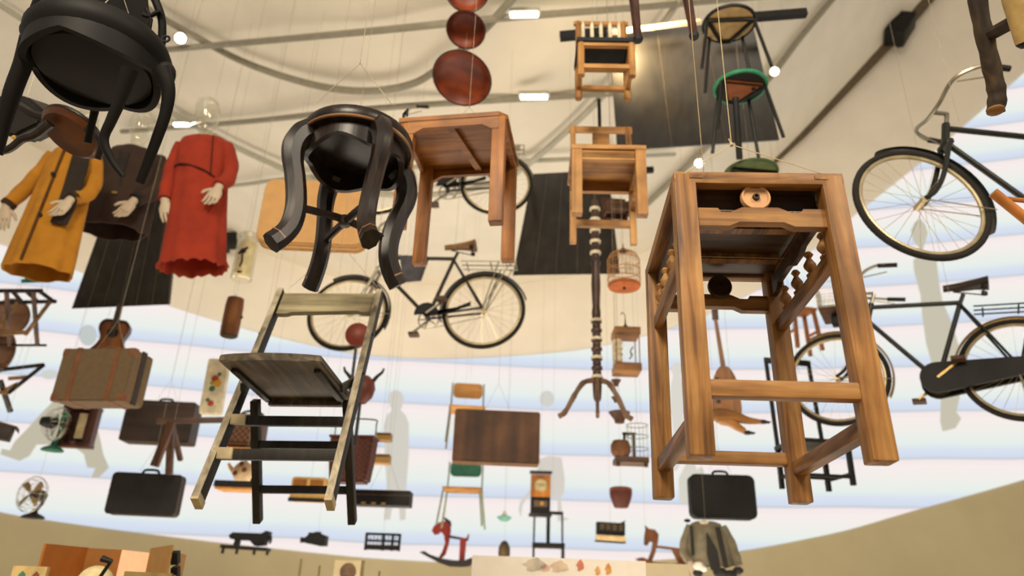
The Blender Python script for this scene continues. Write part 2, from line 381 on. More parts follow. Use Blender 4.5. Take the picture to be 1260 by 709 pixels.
# ================================================================== big carved stool
def big_stool():
    w, dp, h, sx, sy, t = .42, .565, .719, .0057, .0098, .055
    T = thing('carved_stool', 'large golden brown square wooden stool with pulley discs under its seat', 'stool', (.622, 1.8505, 2.6032), (-.0347, .0042, -.0516))
    a, c = w/2, dp/2
    for i in (-1, 1):
        for j in (-1, 1):
            b = B(); p0 = V((i*(a-t/2), j*(c-t/2), -.002)); p1 = V((i*(a+sx-t/2), j*(c+sy-t/2), -h))
            b.bar(p0, p1, t, t, bev=.006, side=(1, 0, 0)); b.done('leg', STZ, T)
    # top frame with mitred rails and the board above
    for j in (-1, 1):
        b = B(); b.box((0, j*(c-.0165), -.016), (w, .033, .034), bev=.004)
        o = b.done('seat_rail', STX, T)
        for i in (-1, 1):
            if j < 0: B().box((i*(a-.055), -c-.0004, -.013), (.032, .003, .012)).done('tenon', STY, o)
    for i in (-1, 1):
        B().box((i*(a-.0165), 0, -.016), (.033, dp-.03, .034), bev=.004).done('seat_rail', STY, T)
    B().box((0, 0, -.018), (w-.06, dp-.06, .012)).done('seat_board', STD, T)
    B().box((0, -c+.075, -.055), (w-.1, .014, .06)).done('inner_board', STD, T)
    for y in (-.06, .12): B().box((0, y, -.034), (w-.1, .03, .02)).done('batten', STY, T)
    # carved lower aprons front and back
    def apron(j):
        H = .05; x0 = a-t+.004
        top = [(-x0, 0), (-x0+.055, 0), (-x0+.062, -.011), (-x0+.085, -.011), (-x0+.115, .003), (x0-.115, .003), (x0-.085, -.011), (x0-.062, -.011), (x0-.055, 0), (x0, 0)]
        bot = [(x0, -H), (x0-.08, -H), (x0-.105, -H+.012), (-x0+.105, -H+.012), (-x0+.08, -H), (-x0, -H)]
        b = B(); b.prism([(x, z-.098) for x, z in top+bot], .026, y0=j*(c-.026)); b.done('carved_apron', STX, T)
    apron(-1); apron(1)
    for i in (-1, 1):
        y0 = c-t+.004
        P = [(-y0, -.05), (y0, -.05), (y0, -.105), (y0-.05, -.105), (y0-.07, -.088), (.06, -.088), (.03, -.1), (-.03, -.1), (-.06, -.088), (-y0+.07, -.088), (-y0+.05, -.105), (-y0, -.105)]
        b = B(); b.prism(P, .016, Matrix.Rotation(PI/2, 4, 'Z') @ Matrix.Translation((0, -i*(a-.036), 0)))
        b.done('side_panel', STD, T)
        b = B(); b.box((i*(a-.026), 0, -.2), (.024, dp-2*t+.02, .04), bev=.004); b.done('side_rail', STY, T)
        for k, y in enumerate((-.16, -.055, .055, .16)):
            b = B(); b.lathe([(0, -.18), (.011, -.18), (.013, -.172), (.006, -.165), (.016, -.15), (.017, -.142), (.009, -.128), (.006, -.122), (.013, -.112), (.008, -.104), (0, -.1)], 14, Matrix.Translation((i*(a-.026), y, 0)))
            b.done('turned_knob', STZ, T)
    # pulley wheels
    for j, mat in ((-1, plain('pale turned wood', 'c29468', .5)), (1, STD)):
        R = Matrix.Translation((-.005 if j < 0 else .01, -(c-.034) if j < 0 else c-.05, -.06 if j < 0 else -.078)) @ Matrix.Rotation(PI/2, 4, 'X')
        b = B(); b.lathe([(0, .012), (.029, .012), (.031, .016), (.035, .016), (.037, .012), (.037, .002), (0, .002)], 32, R)
        o = b.done('pulley_disc', mat, T)
        b = B(); b.lathe([(0, .014), (.004, .014), (.005, .02), (.008, .02), (.0095, .012), (0, .012)], 20, R); b.done('hub', STD, o)
    for y, z in ((-c+.045, -.085), (.04, -.07)):
        B().tube([(-a+t, y, z), (a-t, y, z-.003)], .0012, 6).done('tension_wire', STEEL, T)
    # stretchers
    def sp(z): return 1*(-z/h)
    A1, C1 = a+sx*.8-t/2, c+sy*.8-t/2
    b = B(); b.bar((-A1, -C1-.006, -.567), (A1, -C1-.006, -.567), .036, .04, side=(0, 1, 0), bev=.007); b.done('stretcher', STX, T)
    b = B(); b.bar((-A1, C1, -.6), (A1, C1, -.6), .036, .036, side=(0, 1, 0), bev=.005); b.done('stretcher', STX, T)
    for i in (-1, 1):
        b = B(); b.bar((i*A1, -C1, -.635), (i*A1, C1, -.628), .036, .038, side=(1, 0, 0), bev=.005); b.done('stretcher', STY, T)
    return T
big_stool()
# its sling
sw = B(); kn = at(900, 178, 1.95); rr = .0013
for q in (at(842, 214, 1.75), at(1012, 214, 1.75)): sw.tube([q, kn], rr, 5)
sw.ball(kn, .006, n=8); sw.tube([kn, at(880, -20, 2.15)], rr, 5); sw.tube([kn, kn+V((-.006, 0, .018))], .002, 5)
tag(sw.done('hanging_wire', plain('pale cord', 'b5a27a', .6)), 'knotted pale cord splitting in two above the big wooden stool', 'wire')
tag(B().tube([at(846, -20, 2.3), at(866, 214, 2.3)], .0013, 5).done('hanging_wire', MATS['pale cord']), 'single pale cord running down to the back of the big wooden stool', 'wire')

# ================================================================== folding step chair
def folding_chair():
    T = thing('folding_chair', 'weathered grey-brown folding chair with slatted ladder rungs below its seat', 'chair', (-.794, 2.663, 1.868), (-.017, -.022, -.018))
    a, yb, yt, H, s, sf, sr, hs, cc, rb = .22, .147, .351, .981, .174, .291, .2, .443, .188, .384
    def R(i, z): return V((i*a, -yb+(yb+yt)*z/H, z))
    for i in (-1, 1):
        b = B(); b.bar(R(i, 0), R(i, H), .024, .058, side=(1, 0, 0), bev=.004); o = b.done('side_rail', CHD, T)
        d = (R(i, H)-R(i, 0)).normalized(); n = V((1, 0, 0)).cross(d); n = n if n.y < 0 else -n
        b = B(); b.bar(R(i, .005)+n*.0295, R(i, H-.005)+n*.0295, .0245, .003, side=(1, 0, 0)); b.done('pale_face', CHR, o)  # paler wood strip along the front face of each rail
        B().bar(R(i, -.004), R(i, .02), .026, .061, side=(1, 0, 0)).done('worn_foot', PALE, o)
        b = B(); b.bar((i*cc, rb, 0), (i*(cc-.01), .12, hs-.02), .03, .042, side=(1, 0, 0), bev=.003); b.done('rear_leg', CHD, T)
        for z in (.52, .72):
            B().ball(R(i, z)+n*.02+V((i*.013, 0, 0)), .007, n=8).done('bolt', BLM, o)
    # back board
    z0, z1 = .84, .972; ym = -yb+(yb+yt)*.91/H
    P = [(-a+.015, z1), (a-.015, z1+.004), (a-.015, z0+.008), (a-.06, z0+.008), (a-.075, z0+.018), (-a+.08, z0+.006), (-a+.06, z0-.004), (-a+.015, z0-.004)]
    tilt = math.atan2(yb+yt, H)
    M = Matrix.Translation((0, ym-.0, .91)) @ Matrix.Rotation(-tilt, 4, 'X') @ Matrix.Translation((0, 0, -.91))
    b = B(); b.prism(P, .022, M); b.done('back_slat', CHX, T)
    # seat: front edge gently rounded, underside frame
    pts = []
    for k in range(9):
        t = k/8; pts.append((-s+2*s*t, -sf-.022*math.sin(PI*t)))
    pts += [(s+.004, sr), (-s-.004, sr)]
    b = B(); A = [b.bm.verts.new((x, y, hs)) for x, y in pts]; C = [b.bm.verts.new((x, y, hs+.026)) for x, y in pts]
    b.bm.faces.new(A[::-1]); b.bm.faces.new(C)
    for k in range(len(A)): b.bm.faces.new((A[k], A[(k+1) % len(A)], C[(k+1) % len(A)], C[k]))
    bmesh.ops.bevel(b.bm, geom=list(b.bm.edges), offset=.004, segments=2, affect='EDGES'); st = b.done('seat', CHS, T)
    for i in (-1, 1): B().box((i*(s-.03), -.02, hs-.007), (.024, .40, .014), bev=.003).done('seat_bearer', CHD, st)
    B().box((0, sr-.02, hs-.013), (2*s-.06, .03, .026), bev=.003).done('seat_bearer', CHS, st)
    # rungs
    for z, ww in ((.315, .036), (.178, .038)):
        p, q = R(-1, z), R(1, z); b = B(); b.bar(p, q, ww, .026, side=(0, 0, 1), bev=.003); r = b.done('rung', CHD, T)
        e = V((-1, 0, 0)); B().box(p+V((.03, -.022, 0)), (.07, .016, ww+.002), bev=.003).done('worn_end', PALE, r)
    for z in (.27, .115):
        y = rb+(.12-rb)*z/(hs-.02); b = B(); b.bar((-cc, y, z), (cc, y, z), .03, .022, side=(0, 0, 1)); b.done('rear_rung', CHD, T)
    for i in (-1, 1):
        b = B(); b.bar(V((i*.185, -.02, hs-.01)), R(i, .50)+V((-i*.02, 0, 0)), .012, .03, side=(1, 0, 0)); b.done('hinge_bracket', BLM, T)
    return T
folding_chair()
wire((-.79, 3.02, 2.86), 'weathered folding chair', .2)

# ================================================================== round cabriole stool
def round_stool():
    T = thing('round_stool', 'dark round stool with four curved legs and crossed stretchers', 'stool', (-.586, 2.263, 3.093), (-.052, -.005, -.147))
    B().lathe([(0, .056), (.17, .056), (.196, .05), (.203, .036), (.203, .012), (.197, 0), (.185, -.004), (0, -.004)], 48).done('seat', DK, T)
    B().ring((0, 0, .0), .2, .006, 'z', 56, 8).done('rim_highlight', wood('pale edge', '5a3c28', '8c6848', 'b8946c', 'x', 10, .3), T)  # paler ring paints in the highlight line on the lower rim
    # scalloped apron between legs
    b = B(); n = 64; R1, R0 = .178, .160; rows = []
    for k in range(n):
        a = 2*PI*k/n; dz = -.06-.03*abs(math.cos(2*a+0)) ** 2 if True else 0
        dz = -.05-.035*(abs(math.sin(2*a)))**1.5
        c, s = math.cos(a), math.sin(a)
        rows.append([b.bm.verts.new((R*c, R*s, z)) for R, z in ((R1, 0), (R1, dz), (R0, dz), (R0, 0))])
    for k in range(n):
        A, C = rows[k], rows[(k+1) % n]
        for q in range(3): b.bm.faces.new((A[q], C[q], C[q+1], A[q+1]))
    b.done('apron', DK, T)
    s = .155
    for i, j in ((-1, -1), (1, -1), (1, 1), (-1, 1)):
        d = V((i, j, 0)).normalized()
        prof = [(.175, -.005), (.205, -.035), (.222, -.085), (.218, -.14), (.2, -.2), (.183, -.27), (.176, -.33), (.182, -.39), (.205, -.44), (.232, -.475)]
        P = bez([d*r+V((0, 0, z)) for r, z in prof], 4)
        rad = [.05-.014*min(1, k/14) if k < 14 else .036+.001*max(0, (k-20)/10) for k in range(len(P))]
        b = B(); b.tube(P, rad, 8, ph=PI/8, flat=.8); o = b.done('leg', DK, T, smooth=30)
        b = B(); b.tube([d*.209+V((0, 0, -.444)), d*.2125+V((0, 0, -.4485))], .038, 8, ph=PI/8, flat=.8); b.done('foot_band', MATS['pale edge'], o)
    for i in (-1, 1):
        d = V((i, 1, 0)).normalized()
        P = bez([d*-.18+V((0, 0, -.315)), d*-.1+V((0, 0, -.305)), V((0, 0, -.3+.004*i)), d*.1+V((0, 0, -.305)), d*.18+V((0, 0, -.315))], 6)
        b = B(); b.tube(P, .014, 8); b.done('stretcher', DK, T)
    B().lathe([(0, -.28), (.02, -.285), (.026, -.3), (.02, -.318), (0, -.322)], 16).done('boss', DK, T)
    return T
round_stool()
wire(at(436, 128, 2.3), 'dark round stool', .12, .16, r=.0014)

# ================================================================== square table
def side_table():
    w, d, h = .46, .391, .535
    T = thing('side_table', 'small square orange-brown wooden table hanging behind the dark round stool', 'table', EYE+(V((-.218, 2.431, 3.263))-EYE)*1.15, (-.033, -.012, -.153))
    P = [(-w/2-.01, -d/2), (w/2-.03, -d/2), (w/2+.005, -d/2+.03), (w/2+.005, d/2), (-w/2-.01, d/2)]
    b = B(); A = [b.bm.verts.new((x, y, -.022)) for x, y in P]; C = [b.bm.verts.new((x, y, 0)) for x, y in P]
    b.bm.faces.new(A[::-1]); b.bm.faces.new(C)
    for k in range(5): b.bm.faces.new((A[k], A[(k+1) % 5], C[(k+1) % 5], C[k]))
    b.done('table_top', TBX, T)
    x0 = w/2-.03
    for j in (-1, 1):
        Q = [(-x0, -.015), (x0, -.015), (x0, -.085), (x0-.03, -.085), (x0-.07, -.06), (-x0+.07, -.06), (-x0+.03, -.085), (-x0, -.085)]
        b = B(); b.prism(Q, .018, y0=j*(d/2-.012)); b.done('apron', TBX, T)
        Q = [(-d/2+.02, -.015), (d/2-.02, -.015), (d/2-.02, -.085), (d/2-.06, -.06), (-d/2+.06, -.06), (-d/2+.02, -.085)]
        b = B(); b.prism(Q, .018, Matrix.Rotation(PI/2, 4, 'Z') @ Matrix.Translation((0, j*(w/2-.014), 0))); b.done('apron', TBX, T)
    for i in (-1, 1):
        for j in (-1, 1):
            b = B(); b.bar((i*(w/2-.03), j*(d/2-.03), -.02), (i*(w/2-.03), j*(d/2-.03), -h), .058, .05, .056, .048, side=(1, 0, 0), bev=.004); b.done('leg', TBZ, T)
    B().bar((-.02, -d/2+.02, -.034), (.05, d/2-.02, -.034), .03, .024, side=(1, 0, 0)).done('batten', TBX, T)
    b = B(); b.tube([(-w/2-.0, -d/2+.03, .0), (-w/2+.0, -d/2+.03, .04), (-w/2+.012, -d/2+.03, .06), (-w/2+.016, -d/2+.03, .03)], [.003, .008, .012, .004], 8); b.done('hook', BLM, T)
    return T
side_table()
wire(EYE+(V((-.2, 2.45, 3.27))-EYE)*1.15, 'orange-brown wooden table', .15, .2)

# ================================================================== bicycles
def bicycle(label, loc, rot, L, case=False, paint='26241e', steelfork=False, rack=True, bag=False, basket=False, gold=False, full=True, ck=(-.13, .10)):
    T = thing('bicycle', label, 'bicycle', loc, rot)
    FR = plain('bicycle enamel '+paint, paint, .35, .2)
    def wheel(x):
        b = B(); b.ring((x, 0, 0), .305, .011, 'y', 56, 8); b.tube([(x, -.045, 0), (x, .045, 0)], .018, 10)
        for k in range(28):
            a = 2*PI*k/28; a2 = a+(.5 if k % 4 < 2 else -.5); y = .03 if k % 2 else -.03
            b.tube([(x+.018*math.cos(a2), y, .018*math.sin(a2)), (x+.3*math.cos(a), 0, .3*math.sin(a))], .0012, 4, cap=False)
        w = b.done('wheel', RIM, T)
        B().ring((x, 0, 0), .329, .0165, 'y', 64, 10).done('tyre', RUB, w)
    wheel(0); wheel(L)
    bb, sc1, ht, hb = (.46, 0, -.05), (.27, 0, .50), (L-.26, 0, .56), (L-.225, 0, .42)
    b = B()
    for p, q in ((bb, sc1), (sc1, (ht[0], 0, .53)), (bb, (hb[0], 0, .43)), (ht, hb)): b.tube([p, q], .0165 if q != hb else .021, 10)
    b.tube([sc1, (.245, 0, .56)], .014, 8)
    for y in (-.05, .05):
        b.tube([(bb[0]-.02, y*.6, bb[2]), (0, y, 0)], .010, 8); b.tube([(sc1[0], y*.4, sc1[2]-.02), (0, y, 0)], .0085, 8)
    b.tube([(bb[0], -.04, bb[2]), (bb[0], .04, bb[2])], .022, 10)
    b.done('frame', FR, T)
    b = B()
    for y in (-.05, .05):
        b.tube(bez([(hb[0]+.005, y*.8, .40), (L-.13, y, .17), (L-.06, y, .05), (L, y, 0)], 6), [.015-.0035*k/18 for k in range(19)], 8)
    b.box((hb[0]+.004, 0, .405), (.04, .10, .03), bev=.006); b.done('fork', STEEL if steelfork else FR, T)
    b = B(); b.tube([(ht[0], 0, .55), (ht[0]-.025, 0, .64)], .013, 8); b.tube([(ht[0]-.025, 0, .64), (ht[0]+.05, 0, .645)], .012, 8)
    P = bez([(ht[0]-.2, -.29, .70), (ht[0]-.08, -.285, .715), (ht[0]+.03, -.2, .70), (ht[0]+.05, -.06, .65), (ht[0]+.05, .06, .65), (ht[0]+.03, .2, .70), (ht[0]-.08, .285, .715), (ht[0]-.2, .29, .70)], 5)
    b.tube(P, .011, 8)
    for y in (-.2, .2): b.tube([(ht[0]+.02, y, .68), (ht[0]-.14, y*1.35, .665)], .005, 6)
    h = b.done('handlebar', STEEL, T)
    for y in (-1, 1): B().tube([(ht[0]-.21, y*.29, .699), (ht[0]-.09, y*.286, .714)], .0165, 8).done('grip', BLK, h)
    # saddle
    b = B(); R = []
    for k in range(9):
        t = k/8; x = .36-.27*t; wd = .02+.07*max(0, (t-.25)/.75)**1.3; hh = .03+.012*t; z = .612+.012*t
        R.append([(x, wd*math.cos(a), z+hh*math.sin(a)*(1 if math.sin(a) > 0 else .7)) for a in [2*PI*q/12 for q in range(12)]])
    b.loft(R); sd = b.done('saddle', plain('saddle leather '+('tan' if steelfork else 'dark'), '7c5a38' if steelfork else '2a2019', .5), T)
    b = B()
    for y in (-.05, .05): b.tube([(.12+.016*math.cos(a), y+.016*math.sin(a), .56+.006*a/ (2*PI)*1.6) for a in [k*PI/5 for k in range(34)]], .004, 5)
    b.tube([(.11, -.06, .565), (.3, 0, .585), (.11, .06, .565)], .005, 6); b.done('spring', BLM, sd)
    # cranks, chain
    b = B(); b.ring((bb[0], -.05, bb[2]), .085, .006, 'y', 32, 6)
    for k in range(5): a = 2*PI*k/5; b.tube([(bb[0], -.05, bb[2]), (bb[0]+.08*math.cos(a), -.05, bb[2]+.08*math.sin(a))], .006, 6)
    b.bar((bb[0], .065, bb[2]), (bb[0]+ck[0], .075, bb[2]+ck[1]), .02, .014, side=(0, 1, 0)); b.bar((bb[0], -.065, bb[2]), (bb[0]-ck[0], -.075, bb[2]-ck[1]), .02, .014, side=(0, 1, 0))
    cr = b.done('crank', STEEL if not case else BRASS, T)
    for s_, y in ((1, .12), (-1, -.12)): B().box((bb[0]+ck[0]*s_, y, bb[2]+ck[1]*s_), (.085, .075, .026), bev=.006).done('pedal', BRN, cr)
    for y in ((.05, -.05) if case else (-.05,)):
        if case:
            P = []
            for k in range(13): a = PI/2-PI*k/12; P.append((bb[0]+.105*math.cos(a), bb[2]+.105*math.sin(a)))
            for k in range(13): a = -PI/2-PI*k/12; P.append((0+.06*math.cos(a), .06*math.sin(a)))
            B().prism(P, .03, y0=y*1.2).done('chain_case', BLK, T)
        else:
            b = B(); b.bar((bb[0], y, bb[2]+.085), (0, y, .035), .008, .007, side=(0, 1, 0)); b.bar((bb[0], y, bb[2]-.085), (0, y, -.035), .008, .007, side=(0, 1, 0)); b.done('chain', STEEL, T)
            b = B(); b.prism([(bb[0]+.1*math.cos(a), bb[2]+.1*math.sin(a)) for a in [PI*1.05*k/14-.05 for k in range(15)]]+[(.1, .05), (.1, .02), (bb[0]-.07, bb[2]+.02)], .02, y0=.055); b.done('chain_guard', BLK, T)
    # mudguards
    for x, a0, a1 in ((0, math.radians(8), math.radians(205)), (L, math.radians(-25), math.radians(118))):
        if x: a0, a1 = math.radians(62), math.radians(205)
        else: a0, a1 = math.radians(-15), math.radians(165)
        b = B(); b.ring((x, 0, 0), .362, .03, 'y', 26, 8, flat=1, a0=a0, a1=a1)
        for v in b.bm.verts:   # flatten into a thin curved blade
            q = V((v.co.x-x, 0, v.co.z)); rr_ = q.length; q.normalize(); rn = .362+(rr_-.362)*.16-abs(v.co.y)*.25; v.co = V((x, v.co.y, 0))+q*rn
        b.done('mudguard', FR if not gold else BRASS, T)
        b = B(); am = a0+.5 if x == 0 else a1-.35
        for y in (-.04, .04): b.tube([(x, y, 0), (x+.36*math.cos(am if x else PI*.62), y*.8, .36*math.sin(am if x else PI*.62))], .0035, 5)
        b.done('mudguard_stay', STEEL, T)
    if rack:
        b = B(); z = .415
        for y in (-.07, 0, .07): b.tube([(.2, y, z+.02), (-.27, y, z)], .006, 6)
        for x in (.15, -.05, -.26): b.tube([(x, -.07, z), (x, .07, z)], .006, 6)
        for y in (-.07, .07): b.tube([(-.12, y, z), (0, y*.8, 0)], .006, 6); b.tube([(-.22, y, z), (0, y*.8, 0)], .005, 6)
        b.box((-.2, 0, z+.03), (.05, .05, .05), bev=.01); b.done('luggage_rack', STEEL if steelfork else BLM, T)
    if bag:
        b = B(); b.prism([(.50, .52), (.74, .53), (.70, .30), (.55, .31)], .07); b.done('frame_bag', plain('slate cloth', '4b4a50', .9), T)
    if basket:
        b = B(); x0, z0 = L-.16, .50
        for k in range(6):
            z = z0+.24*k/5; e = .02*k/5
            b.tube([(x0-e, -.16-e, z), (x0+.24+e, -.16-e, z), (x0+.24+e, .16+e, z), (x0-e, .16+e, z)], .0035, 5, closed=True)
        for k in range(9):
            t = k/8
            for y in (-1, 1): b.tube([(x0+.24*t, y*.16, z0), (x0+.24*t, y*.18, z0+.24)], .0022, 4)
            for x, e in ((x0, -.02), (x0+.24, .02)): b.tube([(x, -.16+.32*t, z0), (x+e, -.18+.36*t, z0+.24)], .0022, 4)
        for k in range(7): b.tube([(x0, -.16+.32*k/6, z0), (x0+.24, -.16+.32*k/6, z0)], .0025, 4)
        o = b.done('basket', STEEL, T)
        B().box((x0+.12, 0, z0+.005), (.23, .3, .02)).done('basket_floor', BRX, o)
        B().box((x0+.12, 0, z0-.05), (.1, .08, .08), bev=.01).done('lamp_bracket', BLK, o)
    if full:
        b = B(); b.tube([(.02, .06, 0), (-.02, .1, -.3)], .007, 6); b.tube([(-.02, .1, -.3), (-.06, .1, -.31)], .007, 6); b.done('kickstand', STEEL, T)
    return T
bicycle('old black bicycle with tan saddle in the middle of the hall under the wooden table', (-.227, 5.571, 3.78), (.101, .02, 3.038), 1.135, steelfork=True, bag=True, paint='2c2920', full=False)
bicycle('black bicycle cut by the frame beside the top of the big stool, swept handlebar up', (3.185, 3.229, 3.493), (.124, -.03, 3.152), 1.124, paint='232420', rack=False, ck=(.1, .12))
bicycle('black roadster bicycle with closed chain case and wire basket behind the big stool', (3.259, 4.447, 3.071), (.076, -.059, 2.589), 1.08, case=True, basket=True, gold=True, paint='1f201c')
bicycle('bicycle half hidden behind the wooden table and dark round stool', at(611, 227, 6.9), (.1, .03, PI-.02), 1.12, paint='2a2720', steelfork=True, full=False)
wire(at(560, 310, 5.6), 'middle bicycle with tan saddle'); wire(at(1168, 362, 4.6), 'roadster bicycle with the wire basket', off=(.0, 0, 0))
wire(at(1180, 150, 3.5), 'bicycle beside the top of the big stool'); wire(at(560, 190, 6.9), 'bicycle behind the wooden table')

# ================================================================== generic chair
def chair(name, label, loc, rot, W, D, hs, H, mat, matx=None, leg=.03, seat_t=.025, splay=0, back='rails', splat=.26, seat_mat=None, legmat=None, round_leg=False, rungs=((.35, 'f'), (.35, 'b'), (.4, 's')), group=None, apron=.05):
    """origin at the middle of the front seat edge, on top"""
    matx = matx or mat; seat_mat = seat_mat or matx; legmat = legmat or mat
    T = thing(name, label, 'chair', loc, rot, group); x0 = W/2-leg/2
    B().box((0, D/2, -seat_t/2), (W+.01, D+.01, seat_t), bev=min(.006, seat_t*.3)).done('seat', seat_mat, T)
    def L(i, j, z):   # leg axis, j=0 front, 1 back
        k = (-z)/hs; return V((i*(x0+splay*k*.5), (leg/2 if j == 0 else D-leg/2)+(splay*k*.8 if j else -splay*k*.3), z))
    for i in (-1, 1):
        for j in (0, 1):
            b = B(); p, q = L(i, j, -.001), L(i, j, -hs)
            if round_leg: b.tube([p, q], leg/2, 8)
            else: lw = leg*(1 if j == 0 or leg < .05 else .66); b.bar(p, q, lw, lw, side=(1, 0, 0))
            b.done('leg', legmat, T)
    if apron:
        for j in (0, 1): B().box((0, leg/2 if j == 0 else D-leg/2, -seat_t-apron/2), (W-leg, leg*.6, apron)).done('apron', matx, T)
        for i in (-1, 1): B().box((i*x0, D/2, -seat_t-apron/2), (leg*.6, D-leg, apron)).done('apron', matx, T)
    for f, w in rungs:
        z = -hs*(1-f)
        if w in 'fb': j = 0 if w == 'f' else 1; B().bar(L(-1, j, z), L(1, j, z), leg*.7, leg*.6, side=(0, 0, 1)).done('stretcher', matx, T)
        else:
            for i in (-1, 1): B().bar(L(i, 0, z), L(i, 1, z), leg*.7, leg*.6, side=(0, 0, 1)).done('stretcher', matx, T)
    if H:
        for i in (-1, 1): 
            b = B(); p, q = V((i*x0, D-leg/2, -.01)), V((i*x0*.98, D+.03, H))
            (b.tube([p, q], leg*.42, 8) if round_leg else b.bar(p, q, leg*(.85 if leg < .05 else .55), leg*.6, side=(1, 0, 0))); b.done('back_post', legmat, T)
        if back == 'rails':
            B().box((0, D+.026, H-.02), (W-.01, .02, .045), bev=.004).done('back_rail', matx, T)
            B().box((0, D+.012, H*.45), (W*splat, .012, H*.85)).done('back_splat', matx, T)
        elif back == 'spindles':
            B().box((0, D+.028, H-.012), (W+.01, .024, .026), bev=.004).done('back_rail', matx, T)
            for k in range(5): B().tube([((k-2)*W*.17, D, 0), ((k-2)*W*.17, D+.027, H)], W*.035, 8).done('spindle', CREAM, T)
        elif back == 'ply':
            b = B(); w_, z0, z1, r = W*.43, H*.5, H, .05; P = []
            for cx, cz, a0 in ((w_-r, z1-r, 0), (-w_+r, z1-r, 90), (-w_+r, z0+r, 180), (w_-r, z0+r, 270)):
                for k in range(6): a = math.radians(a0+18*k); P.append((cx+r*math.cos(a), cz+r*math.sin(a)))
            b.prism(P, .014, y0=D+.012)
            for v in b.bm.verts: v.co.y += .03*((v.co.x/w_)**2-1)*-1
            b.done('back_panel', seat_mat if name != 'green_chair' else plain('bottle green shell', '19654c', .45), T)
    return T
chair('bamboo_chair', 'small honey bamboo chair with dark seat near the top of the hall', at(746, 46, 4.2), (0, 0, -.03), .33, .25, .26, .37, BMB, BMX, .042, .03, 0, 'spindles', seat_mat=plain('dark woven seat', '1f2326', .8), round_leg=True, rungs=((.24, 'f'), (.3, 'b'), (.28, 's')), apron=.022)
wire(at(735, 32, 4.4), 'small bamboo chair'); 
chair('wooden_chair', 'honey wooden chair seen from below, hanging under the bamboo chair', at(749, 178, 4.1), (0, 0, -.03), .41, .40, .435, .42, BMB, BMX, .056, .03, 0, 'rails', seat_mat=BMX, rungs=((.86, 'f'), (.3, 'b'), (.55, 's')), apron=.06)
wire(at(750, 158, 4.5), 'honey wooden chair')
chair('wooden_chair', 'small dark brown chair visible through the legs of the honey wooden chair', at(763, 247, 6.6), (0, 0, .1), .24, .22, .12, .16, BRN, BRX, .03, .03, 0, 'rails', seat_mat=BRX, rungs=())
wire(at(764, 230, 6.8), 'small dark brown chair')
chair('ply_chair', 'tan plywood chair with thin metal legs above the brown suitcase', at(575, 499, 8.2), (0, 0, .06), .40, .36, .42, .36, STEEL, STEEL, .022, .02, .05, 'ply', seat_mat=TAN, legmat=STEEL, round_leg=True, rungs=(), apron=0)
wire(at(579, 467, 8.5), 'tan plywood chair')
chair('green_chair', 'small chair with dark green back and splayed thin legs', at(568, 599, 8.3), (0, 0, -.05), .43, .36, .42, .34, plain('pale green steel', '7f8a6c', .5, .2), None, .022, .03, .1, 'ply', seat_mat=wood('black topped ply', '8a5c28', 'b07c3c', 'c08c48', 'x'), round_leg=True, rungs=(), apron=0)
wire(at(568, 568, 8.7), 'green backed chair')
chair('dark_chair', 'slim black wooden chair hanging below the wall clock', at(675, 668, 9.6), (0, 0, -.04), .42, .38, .24, .44, BLK, None, .03, .05, 0, 'rails', .12, rungs=((.04, 'f'), (.04, 's'), (.04, 'b')), apron=0)
wire(at(680, 632, 10), 'slim black chair')
chair('black_metal_chair', 'black metal chair mostly hidden behind the right half of the big stool', at(1014, 540, 5.0), (0, 0, .12), .38, .34, .30, .68, BLM, None, .03, .03, .0, 'rails', rungs=((.18, 'f'), (.3, 'b'), (.25, 's')), apron=0)
wire(at(983, 459, 5.4), 'black metal chair')
def mini_stool(label, loc, rot, W, h, mat):
    T = thing('low_stool', label, 'stool', loc, rot)
    B().box((0, 0, -.012), (W, W*.8, .03), bev=.005).done('seat', mat, T)
    for i in (-1, 1):
        for j in (-1, 1): B().bar((i*W*.4, j*W*.3, -.02), (i*W*.5, j*W*.38, -h), .03, .03, side=(1, 0, 0)).done('leg', mat, T)
        B().bar((i*W*.45, -W*.34, -h*.55), (i*W*.45, W*.34, -h*.55), .02, .02, side=(1, 0, 0)).done('stretcher', mat, T)
mini_stool('little brown stool seen far off behind the right legs of the big stool', at(983, 382, 7.2), (0, 0, .2), .26, .43, wood('reddish brown', '6a3c1c', '8c5426', 'a4683a', 'z'))
wire(at(983, 380, 7.2), 'little brown stool behind the big stool')

# metal ring stools on the right
def ring_stool(label, loc, rot, rim, under, wlab, tri=None):
    T = thing('round_metal_stool', label, 'stool', loc, rot)
    B().lathe([(0, .02), (.155, .02), (.165, .012), (.165, -.004), (0, -.004)], 40).done('seat', under, T)
    B().ring((0, 0, .004), .168, .012, 'z', 48, 8).done('seat_rim', rim, T)
    if tri: B().prism([(.13, .075), (-.13, .075), (-.035, -.12), (.035, -.12)], .006, Matrix.Translation((0, 0, -.008)) @ Matrix.Rotation(PI/2, 4, 'X') @ Matrix.Diagonal((1, 1, 1, 1))).done('triangle_plate', tri, T)
    b = B()
    V3 = [V((-.15, -.055, -.016)), V((.15, -.055, -.016)), V((.03, .15, -.016)), V((-.03, .15, -.016))]
    for p, q in zip(V3, V3[1:]+V3[:1]): b.tube([p, q], .013 if not tri else .006, 8)
    b.done('seat_brace', BLM, T)
    for p in (V((-.15, -.05, 0)), V((.15, -.05, 0)), V((.11, .12, 0)), V((-.11, .12, 0))):
        B().tube([p+V((0, 0, -.005)), p*1.45+V((0, 0, -.42))], .012, 8).done('leg', BLM, T)
    wire(V(loc)+V((0, 0, .02)), wlab)
ring_stool('round black metal stool with cream underside, topmost of its column', at(897, 30, 4.9), (0, 0, -.1), BLM, plain('cream ply', 'c9ab78', .6), 'round stool with cream underside')
